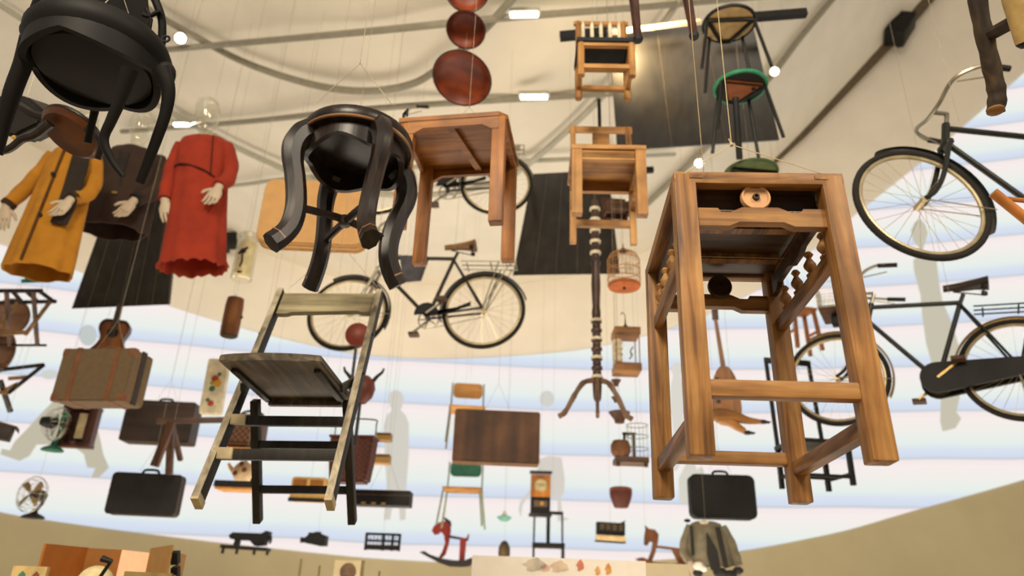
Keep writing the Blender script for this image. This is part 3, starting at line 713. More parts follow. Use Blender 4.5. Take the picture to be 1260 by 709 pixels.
ring_stool('round metal stool with green rim and orange underside before the dark panel', at(911, 108, 4.9), (0, 0, .1), plain('mint green enamel', '2f9166', .4), BLM, 'round stool with orange underside', plain('orange ply', '96562a', .6))
ring_stool('round olive green stool peeking over the top edge of the big stool', at(924, 214, 4.9), (0, 0, .1), plain('olive enamel', '3e5226', .4), plain('olive underside', '5a6a3c', .6), 'olive stool behind the big stool')
tag(B().tube([at(905, 120, 4.75), at(910, 196, 4.75)], .022, 8).done('steel_pole', BLM), 'black pole hanging between the orange and the olive round stools', 'pole')
tag(B().tube([at(737, 122, 4.9), at(739, 200, 4.9)], .012, 8).done('steel_pole', BLM), 'thin black pole behind the back of the honey wooden chair', 'pole')

# ================================================================== dark hanging panels and rails
PAN = wood('dark stained panel', '1d1a16', '28241f', '332e27', 'z', 8, .38, 0, .4)
def panel(label, TL, TR, BR, BL, d, what, seams=4, lift=.04):
    P = [at(*p, d) for p in (TL, TR, BR, BL)]
    T = thing('display_board', label, 'board', P[0]); o = P[0]; n = (P[1]-P[0]).cross(P[3]-P[0]).normalized()
    b = B(); A = [b.bm.verts.new(p-o) for p in P]; nn = n if n.y < 0 else -n; C = [b.bm.verts.new(p-o-nn*lift) for p in P]
    b.bm.faces.new(A); b.bm.faces.new(C[::-1])
    for k in range(4): b.bm.faces.new((A[k], C[k], C[(k+1) % 4], A[(k+1) % 4]))
    sh = b.done('board', PAN, T)
    for k in range(1, seams+1):
        t = k/(seams+1); b = B(); b.bar(P[0].lerp(P[1], t)-o+nn*.003, P[3].lerp(P[2], t)-o+nn*.003, .007, .006, side=(1, 0, 0)); b.done('seam_strip', plain('seam strip', '4a4236', .6), T)
    wire(P[0].lerp(P[1], .5), what)
    return P
panel('large dark panel right of the bamboo chair, warm light on it', (750, 43), (925, 24), (959, 172), (760, 185), 5.6, 'large dark panel by the bamboo chair', 2)
panel('dark grey panel behind the turned coat stand and honey wooden chair', (655, 214), (748, 209), (763, 337), (631, 339), 7.3, 'dark grey panel behind the coat stand', 4)
panel('dark striped panel behind the brown jacket above the guitar', (150, 205), (226, 203), (207, 375), (88, 380), 7.0, 'dark striped panel behind the brown jacket', 5)
def bar_thing(name, label, cat, a, b_, w, h, mat): 
    return tag(B().bar(a, b_, w, h, side=(0, 0, 1)).done(name, mat), label, cat)
bar_thing('support_bar', 'black bar end sticking out left of the bamboo chair', 'bar', at(689, 45, 5.3), at(752, 39, 5.3), .06, .05, BLK)
bar_thing('support_bar', 'pale lit bar along the top of the large dark panel', 'bar', at(753, 40, 5.4), at(862, 26, 5.4), .025, .03, CREAM)
bar_thing('support_bar', 'black bar at the top right of the large dark panel', 'bar', at(915, 22, 5.3), at(992, 16, 5.3), .055, .05, BLK)
wire(at(963, 14, 5.3), 'black bar right of the large panel')
bar_thing('support_bar', 'short black bar end right of the honey wooden chair', 'bar', at(770, 211, 7.2), at(804, 209, 7.2), .05, .05, BLK)
# wall speakers
def speaker(label, px, py, w, h, d, yaw, tilt, off):
    p = onwall(px, py, off); T = thing('wall_speaker', label, 'speaker', p, (tilt, 0.5 if px > 600 else -.25, yaw))
    B().box((0, 0, 0), (w, d, h), bev=.02).done('cabinet', BLK, T); B().box((0, -d/2-.004, 0), (w*.88, .01, h*.9)).done('grille', plain('speaker cloth', '1a1917', .9), T)
    B().box((0, d/2+.1, 0), (.06, .25, .06)).done('bracket', BLM, T)
speaker('black loudspeaker mounted high on the upper wall right of the panel', 1112, 55, .36, .62, .35, -.5, -.3, .5)
speaker('small black loudspeaker on the upper wall right of the red dress', 278, 308, .30, .24, .2, .35, -.2, .4)
# dark tapering tube built in place of the cove shadow between wall and ceiling
tag(B().tube([onwall(x, y, .2) for x, y in ((1165, -22), (1112, 42), (1050, 108), (990, 172), (955, 206))], [.16, .13, .1, .07, .04], 8).done('cove_shadow', plain('cove shadow brown', '5d4f3a', .7)), 'dark brown shadow strip shaped along the junction of right wall and ceiling', 'rail')

# ================================================================== bowls
def bowl(label, loc, rot, R, what):
    T = thing('wooden_bowl', label, 'bowl', loc, rot)
    pr = [(0, -.03), (R*.6, -.025), (R*.85, 0), (R, .05), (R*.985, .062), (R*.95, .055), (R*.82, .012), (R*.58, -.01), (0, -.015)]
    B().lathe(pr, 40).done('bowl_body', wood('red lacquer wood', '4a1c0e', '7c3418', '944420', 'x', 8, .45), T)
    B().ring((0, 0, .056), R*.985, .007, 'z', 48, 8).done('rim', plain('dark lacquer', '3a1a10', .4), T)
    wire(V(loc)+V((0, 0, .06)), what)
bowl('largest of three red-brown wooden bowls hung in a column, lowest one', at(571, 92, 5.0), (2.8, .28, .2), .205, 'largest red-brown bowl')
bowl('middle small red-brown wooden bowl of the hanging column', at(575, 33, 5.1), (2.75, .2, .2), .135, 'middle red-brown bowl')
bowl('red-brown wooden bowl cut off by the top of the frame', at(575, -12, 5.0), (2.2, 0, .1), .15, 'topmost red-brown bowl')

# ================================================================== suitcases
def suitcase(label, loc, rot, W, H, D, mat, what, corner=None, strap=None, handle=True, sidestrap=None, round_=.02, edge=None):
    T = thing('suitcase', label, 'suitcase', loc, rot)
    P = []
    for cx, cz, a0 in ((W/2-round_, H/2-round_, 0), (-W/2+round_, H/2-round_, 90), (-W/2+round_, -H/2+round_, 180), (W/2-round_, -H/2+round_, 270)):
        for k in range(5): a = math.radians(a0+22.5*k); P.append((cx+round_*math.cos(a), cz+round_*math.sin(a)))
    b = B(); b.prism(P, D); bmesh.ops.bevel(b.bm, geom=[e for e in b.bm.edges if abs(e.verts[0].co.y-e.verts[1].co.y) < 1e-5], offset=.008, segments=2, affect='EDGES'); b.done('shell', mat, T)
    if edge: 
        for y in (-D/2+.03, D/2-.03): B().tube([(x*1.004, y, z*1.006) for x, z in P], .006, 6, closed=True).done('edge_trim', edge, T)
    if corner:
        for i in (-1, 1):
            for k in (-1, 1): B().box((i*(W/2-.03), -D/2+.028, k*(H/2-.03)), (.07, .062, .07), bev=.022).done('corner_guard', corner, T)
    if strap:
        for x in (-W*.27, W*.27):
            b = B(); b.box((x, 0, 0), (.035, D+.01, H+.008), bev=.003); b.done('strap', strap, T)
    if sidestrap: B().box((W/2, 0, 0), (.012, .05, H+.004)).done('side_strap', sidestrap, T)
    if handle:
        b = B(); b.tube(bez([(-.07, 0, H/2), (-.055, 0, H/2+.035), (0, 0, H/2+.042), (.055, 0, H/2+.035), (.07, 0, H/2)], 4), .011, 8); b.done('handle', strap or BLK, T)
    wire(V(loc)+V((0, 0, H/2+.03)), what, .1, .22)
    return T
LEA = plain('tan leather', '70472a', .5)
suitcase('grey-brown canvas suitcase with leather straps below the guitar', at(127, 466, 5.2), (0, 0, -.14), .55, .38, .23, plain('grey brown canvas', '65533c', .85, 0, .07, 30), 'grey-brown strapped suitcase', LEA, LEA, True, plain('dark strap', '2e241c', .6), .03)
suitcase('plain black suitcase near the lower left, below the tripod', at(180, 609, 6.2), (0, 0, .1), .56, .33, .16, plain('black hide', '1f1d1b', .55), 'plain black suitcase', edge=plain('dark brown trim', '4c3a2a', .6), round_=.03)
suitcase('wide brown suitcase in the middle below the tan chair', at(611, 539, 6.0), (0, 0, .03), .69, .42, .16, wood('brown hide', '3c2617', '523520', '64432a', 'z', 8, .6, .05), 'wide brown suitcase', None, None, False, None, .015, edge=plain('ochre trim', '8a6238', .6))
suitcase('black soft suitcase hanging above the grey jacket', at(888, 612, 6.4), (0, 0, -.05), .55, .36, .17, plain('black fabric case', '191817', .7), 'black suitcase above grey jacket', None, None, True, None, .05, edge=BLM)
suitcase('tan rounded case hanging behind the dark round stool', at(389, 266, 4.7), (0, 0, .02), .68, .46, .12, plain('tan leatherette', 'b4874c', .55, 0, .06), 'tan rounded case', None, None, False, None, .07, edge=plain('pale tan trim', 'c79a5e', .5))
suitcase('dark brown wooden case behind the tripod on the left', at(199, 521, 7.2), (0, 0, .05), .66, .40, .22, wood('very dark wood', '23180f', '33241a', '443022', 'x', 10, .5, .05), 'dark brown wooden case', None, None, True, None, .02)

# ================================================================== garments on clear mannequins
def hand(b, o, dirn, s=1.0, flip=1):
    """palm, four fingers and thumb: o wrist, hand points along dirn"""
    d = V(dirn).normalized(); x = (V((1, 0, 0))-d*d.x).normalized()*flip; n = d.cross(x)
    b.loft([[o+d*t*s+x*math.cos(a)*w*s+n*math.sin(a)*h*s for a in [2*PI*k/10 for k in range(10)]] for t, w, h in ((-.01, .026, .022), (.02, .028, .02), (.05, .042, .016), (.085, .044, .014), (.098, .036, .01))])
    for k, (off, L) in enumerate(((-.032, .062), (-.011, .078), (.011, .072), (.031, .056))):
        p = o+d*.09*s+x*off*s
        b.tube([p-d*.012*s, p+d*L*.4*s+x*off*.08*s, p+d*L*.75*s+n*.008*s, p+d*L*s+n*.02*s], [.0095*s, .009*s, .008*s, .0055*s], 8)
    p = o+d*.035*s-x*.03*s
    b.tube([p, p+d*.03*s-x*.025*s+n*.012*s, p+d*.06*s-x*.034*s+n*.02*s], [.013*s, .011*s, .007*s], 8)
SKIN = plain('white mannequin', 'b5a48c', .5, 0, .05)
def garment(name, label, cat, loc, yaw, mat, rows, sleeves, head=True, extras=None, wlab='', lining=None, ruffle=0, hz=.12, scale=1):
    """rows: (z, half width, half depth, x offset) from the shoulders down; a cloth shell open at the hem"""
    T = thing(name, label, cat, loc, yaw); T.scale = scale if isinstance(scale, tuple) else (scale,)*3; n = 48; rnd = random.Random(len(label))
    rings = []; ph = rnd.random()*6
    for k, (z, w, dp, xo) in enumerate(rows):
        t = k/(len(rows)-1); r = []
        for q in range(n):
            a = 2*PI*q/n; f = 1+.05*t*math.sin(7*a+ph)+.03*t*math.sin(11*a+2*ph)+(ruffle*math.sin(24*a) if k >= len(rows)-2 else 0)
            r.append((xo+w*f*math.cos(a), dp*f*math.sin(a)*(1 if math.sin(a) < 0 else .9), z+.006*t*math.sin(5*a+ph)+(.012*math.sin(17*a) if ruffle and k == len(rows)-1 else 0)))
        rings.append(r)
    inner = [[(x*.93 if True else x, y*.93, z) for x, y, z in r] for r in rings[::-1]]
    b = B(); b.loft(rings, cap=False); b.loft([rings[-1], inner[0]], cap=False); b.loft(inner[:3], cap=False)
    b.bm.faces.new([b.bm.verts.new(V(p)) for p in inner[2][::-1]]); b.bm.faces.new([b.bm.verts.new(V(p)) for p in rings[0]])
    bmesh.ops.remove_doubles(b.bm, verts=b.bm.verts, dist=.0004); b.done('cloth_body', mat, T, smooth=75)
    hands = []
    for i, P in sleeves:
        P = [V(p) for p in P]; Q = bez(P, 5); N = len(Q)
        b = B(); b.tube(Q, [.062-.012*k/N+.003*math.sin(k*1.3) for k in range(N)], 12, flat=.85); s = b.done('sleeve', mat, T, smooth=75)
        b = B(); b.tube([Q[-2], Q[-1]+(Q[-1]-Q[-2])*.15], .053, 12, flat=.85); b.done('cuff', lining or mat, s)
        b = B(); hd = (Q[-1]-Q[-2]).normalized()*.4+V((-.3*i, 0, -.9)); hand(b, Q[-1]+(Q[-1]-Q[-2]).normalized()*.01, hd, 1.15, i); b.done('mannequin_hand', SKIN, T, smooth=70)
    if head:
        b = B(); b.lathe([(0, hz+.27), (.05, hz+.262), (.085, hz+.23), (.1, hz+.17), (.098, hz+.1), (.08, hz+.04), (.058, hz), (.054, hz-.06), (.075, hz-.12)], 24, None, .9, 1.05); b.done('glass_head', GLASS, T)
        wire(V(loc)+V((0, 0, hz+.27))*scale, wlab)
    if extras: extras(T)
    return T
YEL = plain('mustard wool', 'a8701a', .9, 0, .12, 8, bump=.1)
def coat_x(T):
    b = B(); b.bar((-.01, -.135, -.02), (-.03, -.19, -.98), .016, .012, side=(1, 0, 0)); b.done('front_edge', plain('dark fold', '4c3010', .9), T)
    for z in (-.28, -.62): B().lathe([(0, .012), (.016, .01), (.018, 0), (0, 0)], 14, Matrix.Translation((-.015, -.165, z)) @ Matrix.Rotation(PI/2, 4, 'X')).done('button', BLK, T)
    b = B(); R = []
    for z, x, w in ((.0, .1, .05), (-.15, .12, .06), (-.35, .135, .06), (-.55, .14, .055), (-.68, .13, .05)): R.append([(x-w, -.13-.09*(-z), z), (x+w, -.115-.09*(-z), z), (x+w, -.10-.08*(-z), z), (x-w, -.11-.08*(-z), z)])
    b.loft(R); b.done('scarf', plain('dark scarf', '261d16', .9), T)
    B().ring((0, 0, .0), .085, .02, 'z', 24, 8).done('collar', YEL, T); B().ball((-.02, -.14, .0), .018, n=10).done('clasp', STEEL, T)
garment('mustard_coat', 'mustard yellow long coat with a dark scarf, hung at the left', 'coat', at(93, 190, 5.6), .1, YEL,
        [(.03, .07, .07, 0), (0, .145, .11, 0), (-.08, .175, .13, 0), (-.3, .185, .145, 0), (-.6, .205, .16, 0), (-.88, .225, .175, 0), (-1.0, .23, .18, 0)],
        [(-1, [(-.14, 0, -.03), (-.21, 0, -.2), (-.27, -.02, -.36), (-.33, -.04, -.5)]), (1, [(.14, 0, -.03), (.19, 0, -.2), (.205, -.06, -.36), (.17, -.18, -.48)])], True, coat_x, 'mustard coat', plain('dark lining', '33210f', .9))
JB = plain('dark brown wool', '33231a', .9, 0, .15, 10)
def jack_x(T):
    B().box((.0, -.15, -.24), (.07, .012, .3), bev=.004).done('lapel', plain('dark lapel', '1f1713', .8), T); B().box((.02, -.175, -.46), (.035, .012, .014)).done('buckle', BRASS, T)
    B().ring((0, 0, .0), .085, .022, 'z', 24, 8).done('collar', JB, T)
garment('brown_jacket', 'dark brown jacket hanging between the yellow coat and the red dress', 'jacket', at(166, 188, 6.3), .1, JB,
        [(.03, .07, .07, 0), (0, .17, .11, 0), (-.08, .22, .14, 0), (-.3, .23, .155, 0), (-.5, .24, .16, 0), (-.66, .235, .165, 0), (-.7, .235, .165, 0)],
        [(-1, [(-.18, 0, -.03), (-.24, 0, -.2), (-.26, -.03, -.4), (-.27, -.08, -.56)]), (1, [(.18, 0, -.03), (.24, 0, -.2), (.25, -.08, -.38), (.19, -.2, -.52)])], True, jack_x, 'dark brown jacket', BLK, scale=1.1)
RED = plain('brick red crepe', '8c2a14', .9, 0, .12, 9, bump=.1)
def red_x(T):
    b = B(); b.tube(bez([(-.175, -.06, -.25), (-.1, -.128, -.27), (.03, -.146, -.32), (.12, -.12, -.37)], 5), .008, 6); b.done('hip_seam', plain('deep red trim', '4a140a', .9), T)
    b = B(); b.bar((.085, -.12, -.02), (.095, -.147, -.36), .007, .01, side=(1, 0, 0)); b.done('front_fold', MATS['deep red trim'], T)
garment('red_dress', 'brick red long-sleeved dress with ruffled hem', 'dress', at(252, 175, 5.5), (0, -.11, .15), RED,
        [(.02, .08, .08, 0), (0, .165, .11, 0), (-.06, .185, .13, 0), (-.3, .185, .14, 0), (-.6, .195, .145, 0), (-.9, .21, .155, 0), (-.99, .215, .16, 0), (-1.04, .235, .17, 0)],
        [(-1, [(-.15, 0, -.04), (-.2, 0, -.2), (-.215, -.02, -.38), (-.215, -.05, -.52)]), (1, [(.15, 0, -.03), (.2, -.02, -.18), (.205, -.07, -.35), (.17, -.16, -.47)])], True, red_x, 'red dress', None, .05)
# grey jacket low right
GRJ = plain('grey tweed', '7c745f', .95, 0, .15, 12)
def grey_x(T):
    B().box((.13, -.15, -.3), (.05, .02, .5), rot=(0, -.12, 0)).done('dark_lapel', plain('charcoal cloth', '2c2a27', .9), T); B().box((-.17, -.11, -.22), (.03, .03, .36)).done('dark_lapel', MATS['charcoal cloth'], T)
    B().prism([(-.02, -.12), (.08, -.34), (.1, -.6), (0, -.58), (-.03, -.4)], .02, y0=-.165).done('open_front', MATS['charcoal cloth'], T)
    b = B(); b.ball((-.12, -.12, -.53), .06, (1, .8, .9)); b.ball((-.07, -.13, -.56), .04); b.done('white_cuff', WHITE, T)
    for x, z, s in ((-.13, -.62, .05), (.1, -.6, .07), (.2, -.63, .07), (.29, -.57, .05)): B().ball((x, -.1, z), s, (1.1, .8, .9), 10).done('fringe_ball', MATS['charcoal cloth'], T)
    B().ball((-.03, -.1, .01), .04, (1.3, .8, .7), 10).done('scarf_knot', CREAM, T); B().ball((-.2, -.06, .03), .03, (1.2, .8, .8), 8).done('shoulder_pin', BLK, T)
    B().box((0, .02, -.85), (.25, .15, .4), bev=.03).done('trouser_top', plain('grey trousers', '8a8270', .9), T)
garment('grey_jacket', 'grey tweed jacket with dark lapels low at the right under the black suitcase', 'jacket', at(868, 645, 6.2), -.1, GRJ,
        [(.03, .1, .07, 0), (0, .16, .1, 0), (-.08, .19, .13, 0), (-.3, .22, .15, .0), (-.46, .24, .15, .02), (-.52, .23, .14, .03)],
        [(-1, [(-.15, 0, -.03), (-.22, 0, -.2), (-.25, -.03, -.36), (-.2, -.08, -.48)]), (1, [(.16, 0, -.03), (.24, 0, -.2), (.28, -.03, -.38), (.3, -.06, -.5)])], False, grey_x, scale=(.78, .78, .64))
wire(at(868, 645, 6.2), 'grey tweed jacket')

# ================================================================== dark carved chair, top left
def carved_chair():
    o = at(120, 72, 2.2); T = thing('carved_chair', 'black carved chair seen from below in the top corner, four curved legs', 'chair', o)
    def P(l, d): return [at(x, y, dd)-o for (x, y), dd in zip(l, d if isinstance(d, (list, tuple)) else [d]*len(l))]
    S = plain('ebonised wood', '12100e', .6, 0, .2, 10, .2)
    b = B(); b.lathe([(0, -.02), (.15, -.025), (.185, -.02), (.2, .0), (.205, .03), (.19, .06), (.1, .08), (0, .08)], 40); b.done('seat', S, T)
    b = B(); n = 56; rows = []
    for k in range(n):
        a = 2*PI*k/n; dz = -.045-.03*abs(math.sin(2*a)); c, s = math.cos(a), math.sin(a)
        rows.append([b.bm.verts.new((R*c, R*s, z)) for R, z in ((.19, 0), (.188, dz), (.168, dz), (.168, 0))])
    for k in range(n):
        for q in range(3): b.bm.faces.new((rows[k][q], rows[(k+1) % n][q], rows[(k+1) % n][q+1], rows[k][q+1]))
    b.done('carved_apron', S, T)
    B().lathe([(0, -.066), (.1, -.06), (.16, -.05), (.17, -.03), (0, -.03)], 32).done('under_board', S, T)
    for pts, d, r in ((((38, 48), (28, 80), (15, 115), (4, 155), (-4, 190)), 2.15, (.030, .026, .025, .02, .016)),
                      (((121, 108), (118, 130), (113, 152), (108, 176)), 2.4, (.018, .014, .012, .012)),
                      (((160, 85), (148, 122), (137, 148), (128, 172), (138, 198), (152, 217)), 2.02, (.024, .017, .015, .013, .010, .008)),
                      (((198, 85), (207, 110), (204, 138), (194, 168), (180, 205), (172, 225)), 2.12, (.026, .020, .017, .016, .014, .013))):
        Q = bez(P(pts, d), 5); N = len(Q)-1
        rs = [interp([(k*5, v) for k, v in enumerate(r)], k) for k in range(N+1)]
        B().tube(Q, rs, 10).done('leg', S, T)
    b = B(); b.tube(bez(P(((195, 75), (199, 50), (199, 24), (191, 0), (178, -30)), 2.3), 5), .013, 8); b.tube(bez(P(((44, 40), (42, 18), (50, -4), (64, -30)), 2.3), 5), .016, 8); b.done('back_frame', S, T)
    b = B(); q = P(((58, -40), (175, -40), (180, 30), (165, 50), (60, 45), (50, 24)), 2.33); A = [b.bm.verts.new(p) for p in q]; C = [b.bm.verts.new(p+V((0, .03, 0))) for p in q]
    b.bm.faces.new(A); b.bm.faces.new(C[::-1])
    for k in range(6): b.bm.faces.new((A[k], A[(k+1) % 6], C[(k+1) % 6], C[k]))
    b.done('back_panel', S, T)
    b = B(); b.tube(bez(P(((176, 18), (184, 20), (192, 16), (198, 14)), 2.28), 4), .007, 8); b.tube(P(((180, 10), (186, 24), (184, 36)), 2.28), .006, 8)
    b.done('carved_scroll', S, T)
    k = P(((204, 48),), 2.25)[0]; b = B(); b.ring(k, .011, .004, 'y', 16, 6); b.done('hanging_ring', S, T)
    for q_, r_ in (((203, 92), .03), ((36, 36), .025)): B().ball(P((q_,), 2.15)[0], r_, (1, 1, 1.4), 14).done('carved_knee', S, T)
    b = B(); b.tube(bez(P(((46, 21), (56, 16), (68, 14), (80, 17)), 2.12), 4), [.003+.002*math.sin(k/12*PI) for k in range(13)], 6); b.done('gap_sliver', plain('bright gap tone', '8a6a40', .5), T)  # orange sliver: the bright gap behind the seat, put in as colour
    wire(o+V((0, 0, .08)), 'black carved chair in the corner', .1, .2)
carved_chair()
o = at(88, 164, 2.55); T = thing('curved_leg_stool', 'small brown stool with curling black legs hanging just above the mustard coat', 'stool', o)
b = B(); b.lathe([(0, -.02), (.1, -.016), (.118, 0), (.112, .02), (0, .03)], 28, Matrix.Rotation(.32, 4, 'Y') @ Matrix.Rotation(-.4, 4, 'X'), 1.0, .85); b.done('seat', wood('glossy brown leather', '3a2010', '5e3418', '7c4a26', 'x', 8, .35), T)
b = B(); b.ring((0, 0, .01), .114, .009, 'z', 36, 8)
for v in b.bm.verts: v.co = Matrix.Rotation(.32, 3, 'Y') @ Matrix.Rotation(-.4, 3, 'X') @ V((v.co.x, v.co.y*.85, v.co.z))
b.done('seat_rim', DK, T)
for pts, d in ((((62, 152), (44, 166), (28, 171), (12, 183), (-6, 188), (-20, 196)), 2.5), (((108, 158), (120, 168), (125, 180), (120, 196)), 2.5), (((60, 146), (40, 140), (20, 128), (0, 122)), 2.7)):
    Q = bez([at(*p, d)-o for p in pts], 5); B().tube(Q, [.017-.006*k/len(Q) for k in range(len(Q))], 8).done('leg', DK, T)
wire(o+V((0, 0, .03)), 'small brown stool above the mustard coat')
o = at(24, 144, 2.8); T = thing('padded_seat', 'black padded seat cut by the left frame edge above the mustard coat', 'seat', o)
b = B(); q = [at(x, y, 2.8)-o for x, y in ((-25, 124), (8, 117), (30, 117), (55, 137), (46, 153), (16, 168), (-5, 164), (-25, 150))]
A = [b.bm.verts.new(p) for p in q]; C = [b.bm.verts.new(p+V((.02, .12, .05))) for p in q]; n = len(q)
b.bm.faces.new(A); b.bm.faces.new(C[::-1])
for k in range(n): b.bm.faces.new((A[k], A[(k+1) % n], C[(k+1) % n], C[k]))
bmesh.ops.bevel(b.bm, geom=list(b.bm.edges), offset=.012, segments=2, affect='EDGES'); b.done('cushion', plain('black leather', '1d1b18', .5), T)
B().ball(at(17, 169, 2.78)-o, .008, n=8).done('brass_tack', plain('yellow brass', 'c8a030', .4), T)
wire(o+V((0, 0, .08)), 'black padded seat')

# ------------------------------------------------------------------ legs entering from the top edge
o = at(818, -40, 3.1); T = thing('trestle', 'two dark reddish wooden legs with round feet coming down from the top edge', 'trestle', o)
RW = wood('dark reddish wood', '2c1a14', '4a2a20', '5e382a', 'z', 20, .4)
for pts in (((778, -90), (780, 0), (785, 48)), ((848, -90), (846, 0), (854, 44))):
    Q = [at(*p, 3.1)-o for p in pts]; g = B().tube(Q, [.02, .021, .017], 10).done('leg', RW, T)
    B().lathe([(0, -.012), (.018, -.012), (.022, 0), (.018, .014), (0, .014)], 14, Matrix.Translation(Q[-1])).done('foot_cap', BLK, g)
B().bar(at(770, -92, 3.1)-o, at(860, -92, 3.1)-o, .04, .05, side=(0, 1, 0)).done('crossbar', RW, T)
o = at(1200, -60, 1.9); T = thing('rustic_stool', 'rough dark bentwood stool whose knobbly leg drops in from the top right', 'stool', o)
RG = wood('bark brown wood', '221b14', '33281d', '564228', 'z', 26, .7, .4)
Q = bez([at(*p, 1.9)-o for p in ((1196, -80), (1203, 0), (1213, 50), (1223, 95), (1227, 118), (1225, 137))], 4)
l = B().tube(Q, [.022+.0015*math.sin(k*1.9) for k in range(len(Q))], 10).done('leg', RG, T)
b = B(); b.ball(at(1225, 136, 1.89)-o, .022, (1, 1, .45), 10); b.done('worn_foot', plain('worn honey wood', '8a6236', .6), l)
Q = [at(*p, 1.75)-o for p in ((1236, -80), (1248, 0), (1262, 52))]
l = B().tube(Q, [.028, .026, .022], 10).done('leg', plain('peeled honey bark', 'b0945e', .5, 0, .2, 20), T); B().ball(Q[-1], .021, (1, 1, .5), 8).done('rubber_foot', BLK, l)
B().tube([at(1216, 44, 1.9)-o, at(1252, 24, 1.77)-o], .017, 8).done('stretcher', RG, T)
B().box((.08, .05, .12), (.42, .36, .04), bev=.01).done('seat', RG, T)
for x, y in ((-.02, .0), (.1, -.1)): B().box((x, y, .05), (.04, .04, .12)).done('leg_block', RG, T)
o = at(1250, 262, 2.3); T = thing('bamboo_rack', 'orange bamboo rack corner entering at the right edge below the upper bicycle', 'rack', o)
OB = plain('orange bamboo', 'c07a3c', .35, 0, .2, 10)
B().tube([at(1222, 237, 2.3)-o, at(1300, 300, 2.25)-o], .0165, 12).done('bamboo_pole', OB, T)
B().tube([at(1241, 245, 2.32)-o, at(1310, 252, 2.36)-o], .008, 8).done('bamboo_rung', OB, T)
B().tube([at(1300, 300, 2.25)-o, at(1310, 252, 2.36)-o], .012, 8).done('bamboo_pole', OB, T)

# ================================================================== coat stand
def coat_stand():
    o = at(735, 488, 5.4); T = thing('coat_stand', 'tall turned wooden coat stand with three splayed legs', 'coat stand', o)
    H = 1.66; pr = [(0, -.04), (.022, -.035), (.03, -.01), (.034, .05), (.036, .1)]; z = .12
    rnd = random.Random(3)
    while z < .62: pr += [(.03, z), (.042, z+.012), (.042, z+.03), (.03, z+.042), (.034, z+.06)]; z += .075
    pr += [(.036, .66), (.03, .72), (.038, .9), (.03, 1.06), (.04, 1.09)]; pr += [(.03, 1.12)]
    z = 1.14
    while z < H-.05: pr += [(.026, z), (.034, z+.02), (.026, z+.04)]; z += .05
    pr += [(.026, H), (0, H)]
    B().lathe(pr, 16).done('pole', wood('dark turned wood', '33241c', '523a2c', '6e4e3a', 'z', 14, .4), T)
    for z in [.13+.15*k for k in range(4)]+[1.16+.1*k for k in range(5)]: B().lathe([(.03, z), (.044, z+.008), (.044, z+.026), (.03, z+.034)], 16).done('pale_ring', CREAM, T)
    for a in (205, -28, -97):
        c, s = math.cos(math.radians(a)), math.sin(math.radians(a)); L = .30 if a == 205 else (.24 if a == -28 else .17)
        Q = bez([(c*.03, s*.03, .12), (c*L*.4, s*L*.4, .085), (c*L*.65, s*L*.65, -.02), (c*L*.9, s*L*.9, -.15), (c*(L+.02), s*(L+.02), -.19)], 5)
        B().tube(Q, [.022, .021, .020, .019, .018]*4+[.022], 8, flat=.7).done('leg', wood('worn turned wood', '5a4434', '7c604a', '947860', 'z', 14, .5), T)
    wire(o+V((0, 0, H)), 'tall turned coat stand')
coat_stand()

# ================================================================== bird cages
def round_cage():
    o = at(768, 352, 5.3); T = thing('bird_cage', 'round domed bird cage of thin canes with orange base', 'bird cage', o)
    R, H = .118, .27; C = plain('split cane', 'b9854e', .6)
    B().lathe([(0, -.012), (R*.96, -.012), (R, 0), (R*.96, .014), (0, .014)], 32).done('base', plain('orange cane board', 'b4612c', .6), T)
    B().ball((0, 0, -.02), .012, n=8).done('base_knob', BRX, T)
    for z in (.05, .12, .2): B().ring((0, 0, z), R, .003, 'z', 32, 5).done('hoop', C, T)
    b = B()
    for k in range(28):
        a = 2*PI*k/28; c, s = math.cos(a), math.sin(a); b.tube([(c*R, s*R, 0), (c*R, s*R, .2), (c*R*.85, s*R*.85, .245), (c*R*.45, s*R*.45, .275), (c*.01, s*.01, .285)], .0018, 4)
    b.done('bars', C, T)
    B().lathe([(0, .275), (.03, .277), (.018, .3), (.004, .31), (.004, .34), (0, .34)], 14).done('finial', BRX, T)
    B().box((.03, -.06, .12), (.06, .02, .09)).done('feeder_box', CREAM, T)
    wire(o+V((0, 0, .34)), 'round domed bird cage')
round_cage()
